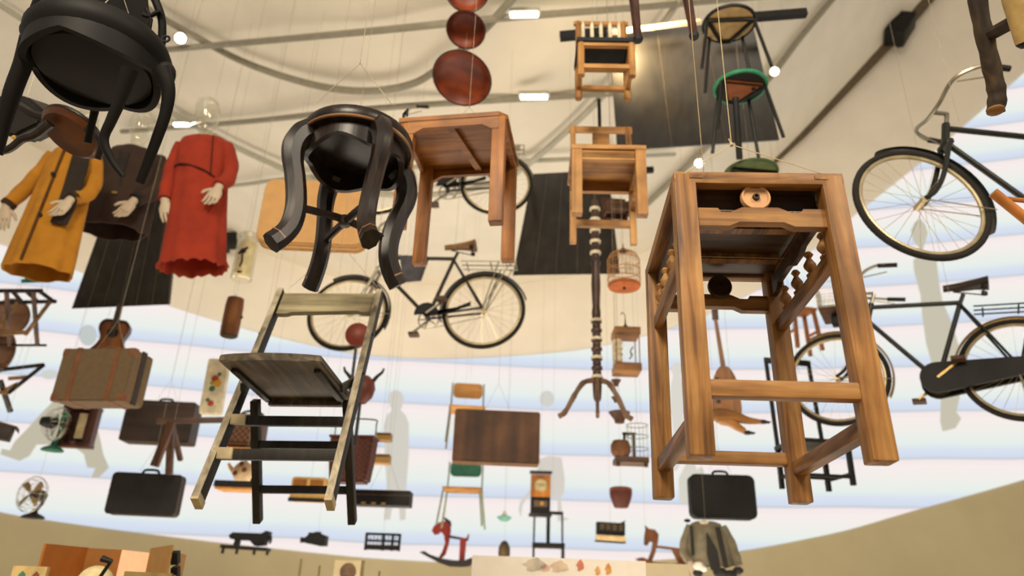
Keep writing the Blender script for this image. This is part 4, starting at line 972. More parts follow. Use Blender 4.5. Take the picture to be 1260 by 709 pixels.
def square_cage():
    o = at(771, 452, 5.6); T = thing('bird_cage', 'small square open cage with wooden top and base, hook above', 'bird cage', o)
    w = .2; z = .30; CW = wood('light cage wood', '7a4e26', '9a6a3a', 'b4844e', 'x', 14, .5)
    B().box((0, 0, -.02), (w, w, .06), bev=.004).done('base', CW, T); B().box((0, 0, z-.03), (w, w, .055), bev=.004).done('top', CW, T)
    for i in (-1, 1):
        for j in (-1, 1): B().tube([(i*(w/2-.012), j*(w/2-.012), 0), (i*(w/2-.012), j*(w/2-.012), z-.05)], .004, 6).done('corner_post', CW, T)
    b = B()
    for k in range(9): b.tube([(-w/2+.01+k*(w-.02)/8, w/2-.012, 0), (-w/2+.01+k*(w-.02)/8, w/2-.012, z-.05)], .0014, 4)
    b.done('bars', STEEL, T)
    b = B(); b.lathe([(0, 0), (.035, 0), (.04, .02), (.032, .045), (.042, .065), (.032, .09), (.042, .11), (.032, .135), (.042, .155), (.034, .18), (0, .18)], 16, Matrix.Translation((-.075, -.05, .02))); b.done('cream_jar', CREAM, T)
    b = B(); b.tube(bez([(.02, -.02, .06), (.04, -.02, .09), (.03, -.02, .12), (.05, -.02, .16)], 4), .005, 6); b.tube([(.03, -.02, .1), (.05, -.02, .1)], .004, 5); b.done('perch', BRN, T)
    b = B(); b.lathe([(0, z), (.028, z), (.022, z+.03), (.007, z+.05), (.004, z+.09), (0, z+.09)], 14); b.tube(bez([(0, 0, z+.08), (0, 0, z+.12), (-.02, 0, z+.15), (-.035, 0, z+.13)], 4), .003, 6); b.done('hook', BLM, T)
    wire(o+V((-.01, 0, z+.15)), 'small square bird cage')
square_cage()
def cup(label, px, py, d, w, h, mat, what):
    o = at(px, py, d); T = thing('wooden_cup', label, 'cup', o)
    B().lathe([(0, -h), (w*.45, -h), (w*.5, -h*.7), (w*.8, -h*.3), (w, 0), (w*.88, 0), (w*.5, -h*.5), (0, -h*.6)], 20).done('cup_body', mat, T); B().ring((0, 0, 0), w*.96, w*.07, 'z', 24, 6).done('rim', mat, T)
    wire(o, what)
cup('tiny brown cup, upper of two below the square bird cage', 758, 468, 5.6, .038, .045, BRN, 'upper tiny brown cup')
cup('tiny brown cup, lower of two below the square bird cage', 758, 489, 5.6, .036, .04, BRN, 'lower tiny brown cup')
cup('brown wooden bowl sitting over the lowest wire cage', 762, 508, 5.7, .082, .08, BRN, 'brown bowl over the lowest cage')
def low_cage():
    o = at(776, 568, 5.8); T = thing('bird_cage', 'open wooden framed cage with a round brown basket, lowest of the cages', 'bird cage', o)
    B().box((0, 0, 0), (.26, .2, .045), bev=.006).done('base', BRX, T)
    for i in (-1, 1): B().box((i*.11, -.06, -.035), (.03, .03, .03)).done('foot', BRX, T)
    b = B()
    for x in (-.045, .03): b.bar((x, 0, .02), (x, 0, .22), .02, .02)
    b.bar((-.06, 0, .22), (.05, 0, .22), .02, .02, side=(0, 0, 1)); b.done('wooden_frame', BRX, T)
    b = B()
    for z in (.1, .2, .29): b.ring((.06, 0, z), .085, .0035, 'z', 28, 5)
    for k in range(16): a = 2*PI*k/16; b.tube([(.06+.085*math.cos(a), .085*math.sin(a), .02), (.06+.085*math.cos(a), .085*math.sin(a), .29)], .0018, 4)
    b.done('bars', STEEL, T)
    b = B(); b.lathe([(0, .02), (.05, .02), (.078, .06), (.08, .11), (.06, .15), (.05, .15), (.06, .1), (0, .06)], 20, Matrix.Translation((-.085, -.05, 0))); b.done('basket', weave('brown weave', '5a3820', '7e5432', 90), T)
    wire(o+V((.06, 0, .29)), 'lowest wooden framed cage')
low_cage()

# ================================================================== instruments
def guitar():
    o = at(137, 424, 6.9); T = thing('guitar', 'sunburst acoustic guitar hanging upright behind the strapped suitcase', 'guitar', o, (0, 0, .25))
    half = [(0, .0), (-.25, .0)]
    pr = [(.235, .03), (.23, .09), (.19, .128), (.13, .13), (.07, .105), (.03, .1), (-.03, .125), (-.1, .175), (-.16, .187), (-.21, .165), (-.245, .1), (-.252, .0)]
    Lf = [(-x, z) for z, x in pr]; Rt = [(x, z) for z, x in pr[::-1][1:]]
    P = [(p.x, p.z) for p in bez([(x, 0, z) for x, z in Lf+Rt], 3)]
    b = B(); b.prism(P, .1); b.done('body', wood('dark sunburst', '2a160c', '4a2814', '5e341c', 'z', 10, .35), T)
    b = B(); b.prism([(x*.86, z*.88-.005) for x, z in P], .004, y0=-.052); b.done('soundboard', wood('amber top', '5e3518', '8a5226', 'a4682f', 'z', 10, .35), T)
    B().lathe([(0, .003), (.045, .003), (.05, .0), (0, 0)], 24, Matrix.Translation((0, -.054, .1)) @ Matrix.Rotation(PI/2, 4, 'X')).done('sound_hole', BLK, T)
    B().box((0, -.056, -.1), (.13, .012, .02)).done('bridge', DK, T)
    n = B(); n.bar((0, -.045, .12), (0, -.045, .56), .055, .025, .045, .022, side=(1, 0, 0)); k = n.done('neck', BRN, T)
    b = B(); b.prism([(-.03, .55), (.03, .55), (.04, .6), (.032, .72), (0, .735), (-.032, .72), (-.04, .6)], .02, y0=-.04); hd = b.done('headstock', BRN, T)
    for i in (-1, 1):
        for z in (.6, .645, .69): B().tube([(i*.035, -.04, z), (i*.06, -.04, z)], .007, 6).done('tuning_peg', STEEL, hd)
    b = B()
    for q in range(6): b.tube([(-.02+.008*q, -.062, -.1), (-.018+.0072*q, -.058, .56)], .0009, 4)
    b.done('strings', STEEL, T)
    wire(o+V((0, 0, .735)), 'sunburst guitar')
guitar()
def lute():
    o = at(893, 486, 5.6); T = thing('lute', 'brown pear-bodied lute with long neck seen through the front legs of the big stool', 'lute', o, (0, 0, -.2))
    b = B(); P = [(p.x, p.z) for p in bez([(-.03, 0, .22), (-.075, 0, .15), (-.1, 0, .02), (-.11, 0, -.12), (-.08, 0, -.21), (.02, 0, -.235), (.1, 0, -.17), (.1, 0, 0), (.08, 0, .14), (.03, 0, .22)], 3)]
    b.prism(P, .07); bmesh.ops.bevel(b.bm, geom=[e for e in b.bm.edges if abs(e.verts[0].co.y-e.verts[1].co.y) < 1e-6], offset=.015, segments=2, affect='EDGES')
    b.done('body', wood('amber lute wood', '6a3e16', '96602a', 'b07836', 'z', 8, .4), T)
    B().bar((0, 0, .2), (-.03, 0, .62), .036, .03, .026, .022).done('neck', wood('lute neck wood', '6a4422', '8a5c30', 'a0703e', 'z', 12, .4), T)
    B().box((-.03, 0, .66), (.05, .03, .09), bev=.008).done('headstock', BRN, T)
    B().box((-.06, -.037, .03), (.03, .012, .2)).done('dark_edge', DK, T)
    wire(o+V((-.03, 0, .7)), 'brown lute behind the big stool')
lute()
o = at(903, 516, 5.3); T = thing('wooden_carving', 'carved brown wooden branch figure with two clawed limbs under the lute', 'carving', o)
CB = wood('carving brown', '7a4c20', '9c6a34', 'b8844c', 'x', 10, .5)
for pts, r in ((((-.2, .02), (-.1, .03), (.0, .02), (.1, -.005), (.2, -.012)), (.04, .05, .045, .028, .016)), (((-.12, .0), (-.04, -.02), (.02, -.055), (.07, -.085)), (.03, .034, .03, .022))):
    Q = bez([(x, 0, z) for x, z in pts], 4); B().tube(Q, [interp([(k*4, v) for k, v in enumerate(r)], k) for k in range(len(Q))], 10).done('limb', CB, T)
for x, z in ((.21, -.012), (.09, -.095)):
    b = B(); b.ball((x, 0, z), .024, (1.4, 1, .7), 10)
    for k in (-1, 0, 1): b.tube([(x+.02, k*.012, z), (x+.05, k*.02, z-.004)], [.009, .004], 6)
    b.done('claw', DK, T)
wire(o+V((0, 0, .05)), 'carved branch figure')

# ================================================================== fans
def fan(label, cx, cy, d, R, hub, blade, basepx, what, basemat, yaw=None):
    o = at(*basepx, d); c = at(cx, cy, d)-o; T = thing('desk_fan', label, 'fan', o, (0, 0, 0))
    B().lathe([(0, 0), (R*.62, 0), (R*.62, .012), (R*.5, .028), (R*.2, .05), (R*.12, .09), (0, .09)], 24).done('base', basemat, T)
    B().tube([(0, 0, .05), (c.x*.8+.01, .05, c.z*.7), (c.x, .07, c.z)], R*.1, 10).done('stem', basemat, T)
    M = Matrix.Translation(c) @ Matrix.Rotation(-.25 if yaw is None else yaw, 4, 'Z')
    b = B(); b.lathe([(0, -.12), (R*.25, -.11), (R*.34, -.06), (R*.34, .0), (R*.22, .03), (0, .04)], 18, M @ Matrix.Rotation(PI/2, 4, 'X')); b.done('motor', hub, T)
    for k in range(4):
        a = PI/4+k*PI/2; b = B(); Rr = M @ Matrix.Rotation(a, 4, 'Y'); b.prism([(R*.15, -R*.06), (R*.45, -R*.2), (R*.82, -R*.2), (R*.9, .02), (R*.75, R*.16), (R*.4, R*.1), (R*.15, R*.06)], .005, Rr @ Matrix.Translation((0, -.05, 0)) @ Matrix.Rotation(.35, 4, 'X')); b.done('blade', blade, T)
    b = B()
    for k in range(5): b.ring((0, -.03-.015*k+.005*k*k*(k > 2), 0), R*(1-.2*max(0, k-1)), .0025, 'y', 40, 5)
    for k in range(16):
        a = 2*PI*k/16; C, S = math.cos(a), math.sin(a); b.tube([(C*R, -.02, S*R), (C*R*.7, -.1, S*R*.7), (C*R*.15, -.115, S*R*.15)], .0016, 4); b.tube([(C*R, -.02, S*R), (C*R*.7, .05, S*R*.7), (C*R*.15, .07, S*R*.15)], .0016, 4)
    for v in b.bm.verts: v.co = M @ v.co
    b.done('cage', STEEL, T); wire(o+c+V((0, 0, R)), what)
fan('small green desk fan with black motor below the strapped suitcase', 66, 521, 6.8, .155, BLK, plain('jade green blade', '2f7a56', .4), (64, 555), 'small green desk fan', plain('fan green', '1d5a48', .45), 2.6)
fan('black desk fan with brass blades low at the left edge', 43, 609, 7.0, .165, DK, plain('olive brass', '8c7040', .35, .5), (40, 638), 'brass bladed desk fan', BLK)

# ================================================================== folding camp stools on the left edge
CW = wood('camp stool wood', '5c4024', '806038', 'a0824e', 'x', 14, .6)
def px_frame(name, label, cat, d, bars, what, top, ddep=.0, canvas=None):
    o = at(*top, d); T = thing(name, label, cat, o)
    for nm, mat, (x0, y0, e0), (x1, y1, e1), w in bars:
        B().bar(at(x0, y0, d+e0)-o, at(x1, y1, d+e1)-o, w*d/4.7, w*.8*d/4.7, side=(0, 0, 1) if abs(y1-y0) < abs(x1-x0) else (1, 0, 0)).done(nm, mat, T)
    if canvas: canvas(T, o)
    wire(o, what); return T
px_frame('camp_stool', 'folding camp stool with slatted black top, upper of two at the left edge', 'stool', 6.3, [
    ('seat_bar', DK, (-30, 358, 0), (52, 358, 0), .022), ('seat_bar', DK, (-10, 373, .3), (69, 371, .3), .022),
    ('leg', CW, (62, 371, .3), (31, 412, 0), .02), ('leg', CW, (22, 372, .3), (-12, 415, 0), .02), ('stretcher', CW, (-30, 412, 0), (33, 409, 0), .022),
    ('leg', BRN, (41, 358, 0), (46, 425, .3), .022), ('leg', BRN, (8, 358, 0), (12, 425, .3), .022), ('stretcher', DK, (-20, 425, .3), (57, 425, .3), .014),
    ('slat', BLK, (15, 358, 0), (28, 373, .3), .02), ('slat', BLK, (32, 358, 0), (47, 372, .3), .02), ('slat', BLK, (48, 358, 0), (66, 371, .3), .02)], 'upper camp stool', (20, 357))
px_frame('camp_stool', 'folding camp stool tilted open, lower of two at the left edge', 'stool', 6.5, [
    ('seat_bar', DK, (3, 455, .3), (54, 449, .3), .022), ('seat_bar', DK, (54, 449, .3), (10, 484, 0), .022), ('slat', CW, (10, 466, .1), (36, 464, .2), .022),
    ('slat', CW, (6, 480, 0), (22, 472, .1), .02), ('leg', DK, (0, 468, 0), (13, 507, .1), .026), ('leg', DK, (-22, 468, 0), (-8, 505, .1), .026), ('stretcher', CW, (-24, 484, 0), (10, 483, 0), .02), ('seat_bar', DK, (-24, 460, .2), (6, 455, .3), .02)], 'lower camp stool', (20, 453))
def disc(label, px, py, d, w, h, what):
    o = at(px, py, d); T = thing('wooden_tray', label, 'tray', o, (PI/2, 0, .35))
    B().lathe([(0, -.02), (w*.9, -.02), (w, .01), (w*.95, .03), (w*.85, .015), (0, .005)], 36, None, 1, h/w).done('tray_body', wood('round tray wood', '4e3220', '6e4a30', '86603e', 'x', 8, .5), T)
    B().ring((0, 0, .025), w*.97, .008, 'z', 36, 6).done('rim', BRN, T)
    wire(o+V((0, 0, h*.9)), what)
disc('round brown wooden tray behind the upper camp stool', 12, 391, 7.2, .175, .2, 'tray behind the upper camp stool')
disc('round brown wooden tray between the two camp stools', 0, 434, 7.3, .133, .226, 'tray between the camp stools')
px_frame('metal_stand', 'green metal stand showing just under the hem of the mustard coat', 'stand', 6.6, [
    ('leg', GREEN, (34, 300, 0), (35, 346, 0), .03), ('leg', GREEN, (58, 300, 0), (59, 345, 0), .03), ('foot_bar', GREEN, (27, 346, 0), (64, 345, 0), .02), ('side_bar', GREEN, (10, 329, .1), (34, 327, .1), .02)], 'green metal stand', (46, 300))
o = at(6, 534, 6.2); T = thing('leather_box', 'little dark box cut by the left frame edge near the green fan', 'box', o, (0, .1, .4))
B().box((-.02, 0, 0), (.14, .12, .11), bev=.006).done('box_body', plain('dark hide', '2a1f1a', .6), T); B().prism([(-.1, .055), (.06, .055), (.085, .03), (.075, .07), (-.08, .085)], .13).done('lid', plain('dark hide lid', '382720', .6), T)
wire(o+V((-.02, 0, .07)), 'little dark box')

# ================================================================== left middle items
o = at(97, 526, 7.0); T = thing('wall_clock_case', 'dark wooden case with tall cream panel hanging below the strapped suitcase', 'clock case', o, (0, 0, .1))
for x in (-.12, .12): B().bar((x, 0, -.16), (x, 0, .18), .075, .1, side=(1, 0, 0)).done('frame_side', wood('mahogany', '2e1710', '4c281a', '62362a', 'z', 12, .4), T)
B().box((0, .03, .0), (.2, .03, .34)).done('back_board', plain('maroon', '3c2018', .6), T); B().box((.03, -.02, .01), (.075, .02, .24)).done('cream_panel', plain('cream panel', 'c9b68c', .6), T)
B().box((0, 0, -.175), (.32, .13, .035), bev=.006).done('base_rail', MATS['mahogany'], T); B().box((0, 0, .18), (.32, .12, .03)).done('top_rail', MATS['mahogany'], T)
B().ball((.0, -.05, -.15), .03, (1.3, 1, .7), 10).done('pendulum', MATS['maroon'], T); wire(o+V((0, 0, .195)), 'dark clock case')
px_frame('wooden_tripod', 'narrow brown wooden tripod bench before the dark wooden case', 'bench', 6.0, [
    ('top_beam', BRX, (193, 518, 0), (276, 517, .1), .035), ('leg', BRN, (212, 519, 0), (190, 574, -.1), .045), ('leg', BRN, (211, 520, .1), (208, 584, .12), .04), ('leg', BRN, (211, 520, .1), (222, 566, .35), .03)], 'brown tripod bench', (215, 516))
def jar(name, label, cat, px, py, d, prof, mat, what, lid=None, n=28, rot=(0, 0, 0), extra=None, sx=1, sy=1):
    o = at(px, py, d); T = thing(name, label, cat, o, rot)
    B().lathe(prof, n, None, sx, sy).done('body', mat, T)
    if lid: B().lathe(lid[0], n).done(lid[2] if len(lid) > 2 else 'lid', lid[1], T)
    if extra: extra(T)
    wire(o+V((0, 0, max(z for r, z in prof))), what); return T
def bird_x(T):
    B().lathe([(0, .2), (.072, .2), (.082, .18), (.082, -.2), (.075, -.205), (.082, -.2)], 24).done('glass_sleeve', GLASS, T)
    b = B(); b.ball((0, -.07, .02), .022, (1.2, .5, 1)); b.tube([(-.03, -.075, -.01), (.0, -.078, .02), (.035, -.075, .05)], .01, 6); b.tube([(0, -.075, 0), (.01, -.075, -.07), (.0, -.075, -.12)], .007, 6); b.box((.005, -.07, -.165), (.035, .01, .015)); b.done('painted_bird', BLK, T)
    B().ball((.0, 0, .2), .02, n=10).done('white_stopper', plain('glowing white', 'f4efe2', .4, emit=.3), T)  # stopper white carries a little added emission
jar('cream_glass_bottle', 'cream glass bottle with black painted bird right of the red dress', 'bottle', 302, 316, 5.9, [(0, -.16), (.055, -.16), (.064, -.14), (.066, .1), (.05, .14), (.02, .15), (.02, .18), (0, .18)], plain('cream glass', 'd3c290', .4, emit=.15), 'cream glass bottle', extra=bird_x)  # faint emission put into the cream glass
def log_x(T):
    B().lathe([(0, -.172), (.062, -.172), (.066, -.16), (0, -.16)], 24).done('dark_foot', DK, T); b = B(); b.ball((.075, 0, .0), .014, n=8); b.done('side_peg', BRN, T); B().ball((0, 0, .19), .018, n=8).done('white_knob', MATS['glowing white'], T)
jar('brush_pot', 'upright brown wooden cylinder with side peg, left of the folding chair', 'pot', 286, 390, 6.0, [(0, -.165), (.07, -.165), (.073, -.1), (.072, .1), (.066, .16), (.02, .175), (0, .175)], wood('brush pot wood', '5c3716', '80502a', '9c6a3c', 'z', 10, .55), 'brown wooden cylinder', extra=log_x)
o = at(265, 476, 6.4); T = thing('porcelain_pillow', 'long cream porcelain pillow painted with red and yellow flowers', 'pillow', o, (0, -.02, .1))
b = B(); b.box((0, 0, 0), (.19, .1, .5), bev=.035); b.done('pillow_body', plain('cream porcelain', 'd8ccac', .35), T)
for x, z, c, s in ((.0, .06, 'a8341c', .035), (.025, .02, 'c8962c', .04), (-.01, -.03, '3c6a3a', .03), (.0, -.16, 'b04020', .03), (.03, .1, '3c6a3a', .02), (-.02, .02, '8a9a4a', .02), (-.03, -.13, '3c6a3a', .02)):
    b = B(); M = Matrix.Translation((x, -.049, z)) @ Matrix.Rotation(PI/2, 4, 'X'); b.lathe([(0, .006), (s*.5, .005), (s, 0), (0, 0)], 10, M); b.done('painted_flower', plain('flower '+c, c, .5), T)
wire(o+V((0, 0, .25)), 'cream flowered pillow')

# ---- behind the folding chair
o = at(302, 536, 6.0); T = thing('wooden_cabinet', 'small brown wooden cabinet with orange base seen between the folding chair rungs', 'cabinet', o)
B().box((.01, 0, .03), (.27, .2, .26), bev=.008).done('cabinet_body', wood('cabinet wood', '3a2214', '5a3820', '6e4a2e', 'x', 10, .5), T); B().box((.01, -.104, .03), (.2, .014, .2)).done('door', weave('cabinet lattice', '402818', '6a4428', 40), T)
B().box((.01, 0, -.13), (.3, .22, .03), bev=.005).done('base_board', plain('orange ply board', 'b87838', .6), T); B().tube(bez([(-.1, 0, .15), (-.02, 0, .2), (.09, 0, .19), (.14, 0, .14)], 4), .01, 8).done('arched_top', DK, T)
wire(o+V((0, 0, .19)), 'small brown cabinet behind the folding chair')
def floral_x(T):
    b = B(); b.ring((.1, 0, -.0), .045, .012, 'y', 20, 8); b.done('handle', plain('tan glaze', 'b48a5c', .4), T); b = B(); b.tube([(-.07, 0, -.02), (-.12, 0, .03), (-.14, 0, .06)], [.022, .016, .012], 8); b.done('spout', MATS['tan glaze'], T)
    for x, z in ((.03, .0), (-.04, -.03), (.0, .05)): B().ball((x, -.085, z), .022, (1, .4, 1), 8).done('painted_spot', plain('brown glaze', '5e3420', .5), T)
jar('teapot', 'cream and brown patterned teapot behind the folding chair rungs', 'teapot', 300, 580, 6.2, [(0, -.08), (.06, -.08), (.09, -.03), (.09, .02), (.06, .06), (.03, .07), (.012, .09), (0, .1)], plain('cream glaze', 'cbb28a', .4, 0, .2, 12), 'patterned teapot', extra=floral_x)
o = at(296, 602, 5.6); T = thing('wooden_tray', 'flat wooden tray with orange underside behind the folding chair', 'tray', o)
B().box((0, 0, 0), (.33, .2, .03), bev=.006).done('tray_body', plain('orange tray ply', 'b6803e', .6), T); B().box((0, -.1, .025), (.34, .015, .045)).done('dark_edge', BLK, T); B().box((.11, 0, .05), (.08, .06, .06), bev=.01).done('ink_box', BLK, T)
wire(o+V((0, 0, .05)), 'flat wooden tray')
o = at(381, 603, 6.2); T = thing('table_radio', 'tan rounded table radio with two brown speaker panels', 'radio', o)
b = B(); b.box((0, 0, 0), (.30, .14, .2), bev=.03); b.done('radio_body', plain('tan radio shell', 'b8924e', .5), T)
for x in (-.07, .07): B().box((x, -.071, .03), (.11, .012, .09), bev=.004).done('speaker_panel', plain('brown speaker cloth', '80501f', .8), T)
B().box((0, -.06, -.09), (.3, .03, .03)).done('dark_base', BLK, T); wire(o+V((0, 0, .1)), 'tan table radio')
def tanbox(label, px, py, w, h, what):
    o = at(px, py, 6.6); T = thing('wooden_box', label, 'box', o); B().box((0, 0, 0), (w, .12, h), bev=.004).done('box_body', wood('tan box wood', '7c5a2c', '9c763e', 'b08c52', 'x', 12, .6), T); B().box((0, -.061, h*.28), (w*.98, .01, h*.1)).done('lid_line', BRN, T); wire(o+V((0, 0, h/2)), what)
tanbox('small tan wooden box, upper of two right of the folding chair', 473, 538.5, .13, .065, 'upper tan box')
tanbox('long tan wooden box, lower of two right of the folding chair', 466, 565.5, .21, .08, 'lower tan box')
o = at(472, 614, 5.9); T = thing('instrument_case', 'long flat black case with brass fittings behind the folding chair foot', 'case', o, (0, 0, -.05))
B().box((0, 0, 0), (.45, .16, .12), bev=.008).done('case_body', BLK, T); B().box((0, -.082, .02), (.45, .01, .006)).done('lid_seam', BRN, T)
for x in (-.14, -.06, .02): B().box((x, -.083, -.045), (.035, .014, .016)).done('latch', BRASS, T)
wire(o+V((0, 0, .06)), 'long black case', .12, .3)
o = at(434, 560, 5.3); T = thing('wicker_basket', 'reddish woven shopping basket with wire handle behind the folding chair', 'basket', o, (0, 0, -.1))
b = B(); b.loft([[(w*x, y, z) for x, y in ((-1, -.08), (1, -.08), (1, .08), (-1, .08))] for z, w in ((-.2, .13), (-.05, .15), (.12, .16))]); bmesh.ops.bevel(b.bm, geom=list(b.bm.edges), offset=.015, segments=2, affect='EDGES'); b.done('basket_body', weave('red brown weave', '3a1a12', '54281a', 50), T)
B().tube([(-.16, -.08, .12), (.16, -.08, .12), (.16, .08, .12), (-.16, .08, .12)], .01, 8, closed=True).done('rim', plain('dark red rim', '4c241a', .6), T)
for x in (-.05, .05): B().bar((x, -.082, -.19), (x*1.15, -.084, .12), .012, .01, side=(1, 0, 0)).done('rib', MATS['dark red rim'], T)
b = B(); b.tube(bez([(-.15, 0, .1), (-.152, 0, .22), (-.13, 0, .26), (.13, 0, .26), (.152, 0, .22), (.15, 0, .1)], 4), .006, 8); b.done('wire_handle', STEEL, T); wire(o+V((0, 0, .26)), 'reddish woven basket')
o = at(440, 412, 5.0); T = thing('rattle_drum', 'red ball drum on a dark stick before the front wheel of the middle bicycle', 'drum', o)
B().lathe([(0, -.045), (.05, -.04), (.082, -.015), (.085, .0), (.082, .015), (.05, .04), (0, .045)], 28, Matrix.Rotation(PI/2, 4, 'X')).done('drum_body', plain('red drum skin', '68291a', .5), T)
B().tube([(0, 0, -.08), (0, 0, -.42)], .011, 8).done('stick', DK, T); wire(o+V((0, 0, .085)), 'red ball drum')
def horn_x(T):
    for i in (-1, 1): B().tube(bez([(i*.07, 0, .05), (i*.1, 0, .09), (i*.13, 0, .12), (i*.14, 0, .15)], 3), [.016-.001*k for k in range(10)], 8).done('horn', DK, T)
    B().tube([(0, 0, -.1), (0, 0, -.4)], .012, 8).done('stick', DK, T)
jar('horned_pot', 'red-brown pot with two horns behind the right rail of the folding chair', 'pot', 445, 478, 5.1, [(0, -.11), (.04, -.105), (.08, -.06), (.095, 0), (.085, .05), (.05, .085), (.0, .095)], plain('red brown glaze', '5a2a1e', .45), 'red-brown horned pot', extra=horn_x)

# ================================================================== small far things along the bottom
o = at(304, 667, 7.6); T = thing('sewing_machine', 'black sewing machine head on a low frame at the bottom edge of the screen', 'sewing machine', o)
P = outline([(110, 100), (130, 84), (300, 84), (325, 70), (345, 72), (345, 115), (330, 120), (325, 145), (270, 150), (235, 122), (165, 122), (165, 150), (145, 150), (150, 122), (120, 118)], 4.846, (214, 130), 7.6)
B().prism(P, .12).done('machine_head', BLK, T); P = outline([(75, 150), (350, 158), (350, 175), (75, 168)], 4.846, (214, 130), 7.6); B().prism(P, .16).done('bed_plate', BLM, T)
for x in (80, 163, 266, 345): q = outline([(x, 160), (x, 196)], 4.846, (214, 130), 7.6); B().bar((q[0][0], 0, q[0][1]), (q[1][0], 0, q[1][1]), .022, .03).done('foot', BLM, T)
B().ring((outline([(345, 120)], 4.846, (214, 130), 7.6)[0][0]+.01, 0, .03), .035, .008, 'x', 18, 6).done('hand_wheel', BLM, T); wire(o+V((0, 0, .1)), 'black sewing machine')
o = at(388, 664, 7.6); T = thing('camera', 'small black bellows camera shape at the bottom of the screen', 'camera', o)
P = outline([(540, 128), (580, 100), (585, 84), (640, 84), (690, 98), (690, 150), (650, 152), (590, 142), (560, 138)], 4.846, (620, 118), 7.6); B().prism(P, .13).done('camera_body', BLK, T)
B().lathe([(0, 0), (.025, 0), (.03, .04), (0, .04)], 16, Matrix.Translation((-.11, 0, -.01)) @ Matrix.Rotation(-PI/2, 4, 'Y')).done('lens', BLM, T); B().box((.02, 0, .065), (.06, .06, .02)).done('top_plate', BLM, T); wire(o+V((.02, 0, .07)), 'small black camera')
o = at(471, 667, 7.6); T = thing('abacus', 'small black abacus frame with open panels left of the red rocking horse', 'abacus', o)
W, H = .345, .15
b = B()
for z, h in ((H/2, .024), (.01, .02), (-H/2+.02, .05)): b.box((0, 0, z), (W, .04, h))
for x in (-W/2, W*.0+.005, W*.29, W/2): b.box((x, 0, 0), (.024, .042, H+.02))
b.done('frame', BLK, T)
for k in range(8): B().tube([(-W/2+.04+k*.038, 0, -H/2), (-W/2+.04+k*.038, 0, H/2)], .003, 5).done('rod', STEEL, T)
for k in range(8): B().lathe([(0, -.008), (.013, 0), (0, .008)], 10, Matrix.Translation((-W/2+.04+k*.038, 0, .03+.012*(k % 2)))).done('bead', BRN, T)
wire(o+V((0, 0, H/2)), 'small black abacus')

def rocking_horse(label, o, sc_, c, d, body, rocker, legs, rail_, tail, mat, rmat, what, ear=None):
    T = thing('rocking_horse', label, 'rocking horse', o)
    f = lambda p: outline(p, sc_, c, d)
    B().prism(f(body), .06).done('head_and_neck', mat, T)
    for y in (-.09, .09): B().prism(f(rocker), .035, y0=y).done('rocker', rmat, T)
    for p in legs: B().prism(f(p), .12).done('leg', mat, T)
    B().prism(f(rail_), .1).done('seat_bar', rmat if mat is not rmat else mat, T)
    if tail: B().prism(f(tail), .03).done('tail', mat, T)
    if ear: B().prism(f(ear), .07).done('mane', rmat, T)
    wire(o+V((f([body[3]])[0][0], 0, f([body[3]])[0][1])), what)
rocking_horse('red wooden rocking horse with black rockers near the white board', at(552, 670, 9.0), 5.4545, (284, 545), 9.0,
    [(165, 470), (178, 438), (215, 415), (250, 408), (285, 420), (294, 460), (286, 540), (268, 605), (240, 632), (226, 622), (245, 590), (260, 540), (250, 495), (228, 472), (212, 486), (186, 492)],
    [(98, 600), (130, 592), (170, 612), (250, 632), (330, 640), (400, 638), (440, 622), (472, 618), (468, 632), (430, 668), (380, 674), (300, 674), (230, 656), (160, 628), (125, 612)],
    [[(360, 505), (402, 505), (396, 640), (362, 640)]], [(285, 492), (410, 508), (410, 520), (285, 506)], [(398, 515), (412, 478), (420, 482), (414, 520)], plain('red horse paint', '7c2016', .5), plain('black rocker', '262020', .6), 'red rocking horse', [(232, 378), (262, 392), (290, 408), (296, 440), (278, 425), (250, 405)])
rocking_horse('tan wooden rocking horse partly behind the white board', at(806, 672, 9.0), 5.1, (438, 520), 9.0,
    [(370, 515), (373, 470), (382, 430), (380, 408), (400, 425), (440, 430), (462, 455), (455, 500), (435, 560), (410, 610), (385, 610), (415, 545), (425, 500), (405, 495), (388, 520)],
    [(318, 592), (350, 588), (420, 612), (520, 618), (600, 606), (640, 590), (640, 606), (590, 640), (480, 652), (390, 636)],
    [[(545, 532), (580, 532), (612, 620), (588, 622)]], [(450, 518), (600, 530), (600, 542), (450, 530)], None, wood('tan horse wood', '5a3418', '7a4a24', '8e5c34', 'z', 10, .5), MATS['tan horse wood'] if 'tan horse wood' in MATS else BRN, 'tan rocking horse')
# wall clock
o = at(665, 609, 9.4); T = thing('wall_clock', 'wooden wall clock with round dial over a dark pendulum window', 'clock', o)
u = 9.4/FPX/5.4545
B().box((0, 0, .28*1.0), (150*u, .14, 14*u), bev=.004).done('cornice', DK, T)
B().box((0, 0, 55*u), (132*u, .12, 146*u), bev=.004).done('upper_case', wood('orange clock wood', '8a5018', 'b46e24', 'c8843a', 'z', 8, .45), T)
B().box((0, 0, -78*u), (130*u, .12, 118*u), bev=.004).done('lower_case', BLK, T); B().box((0, 0, -132*u), (150*u, .15, 18*u), bev=.004).done('base', DK, T)
dl = B().lathe([(0, .012), (40*u, .012), (44*u, .0), (0, 0)], 28, Matrix.Translation((0, -.06, 58*u)) @ Matrix.Rotation(PI/2, 4, 'X')).done('dial', plain('cream dial', 'bfae7e', .5), T)
B().ring((0, -.065, 58*u), 43*u, .008, 'y', 32, 6).done('dial_ring', BRASS, dl)
for a, L in ((1.75, 22), (-1.4, 30)): B().bar((0, -.075, 58*u), (math.sin(a)*L*u, -.075, (58+math.cos(a)*L)*u), .012, .005, side=(0, 1, 0)).done('hand', BLK, dl)
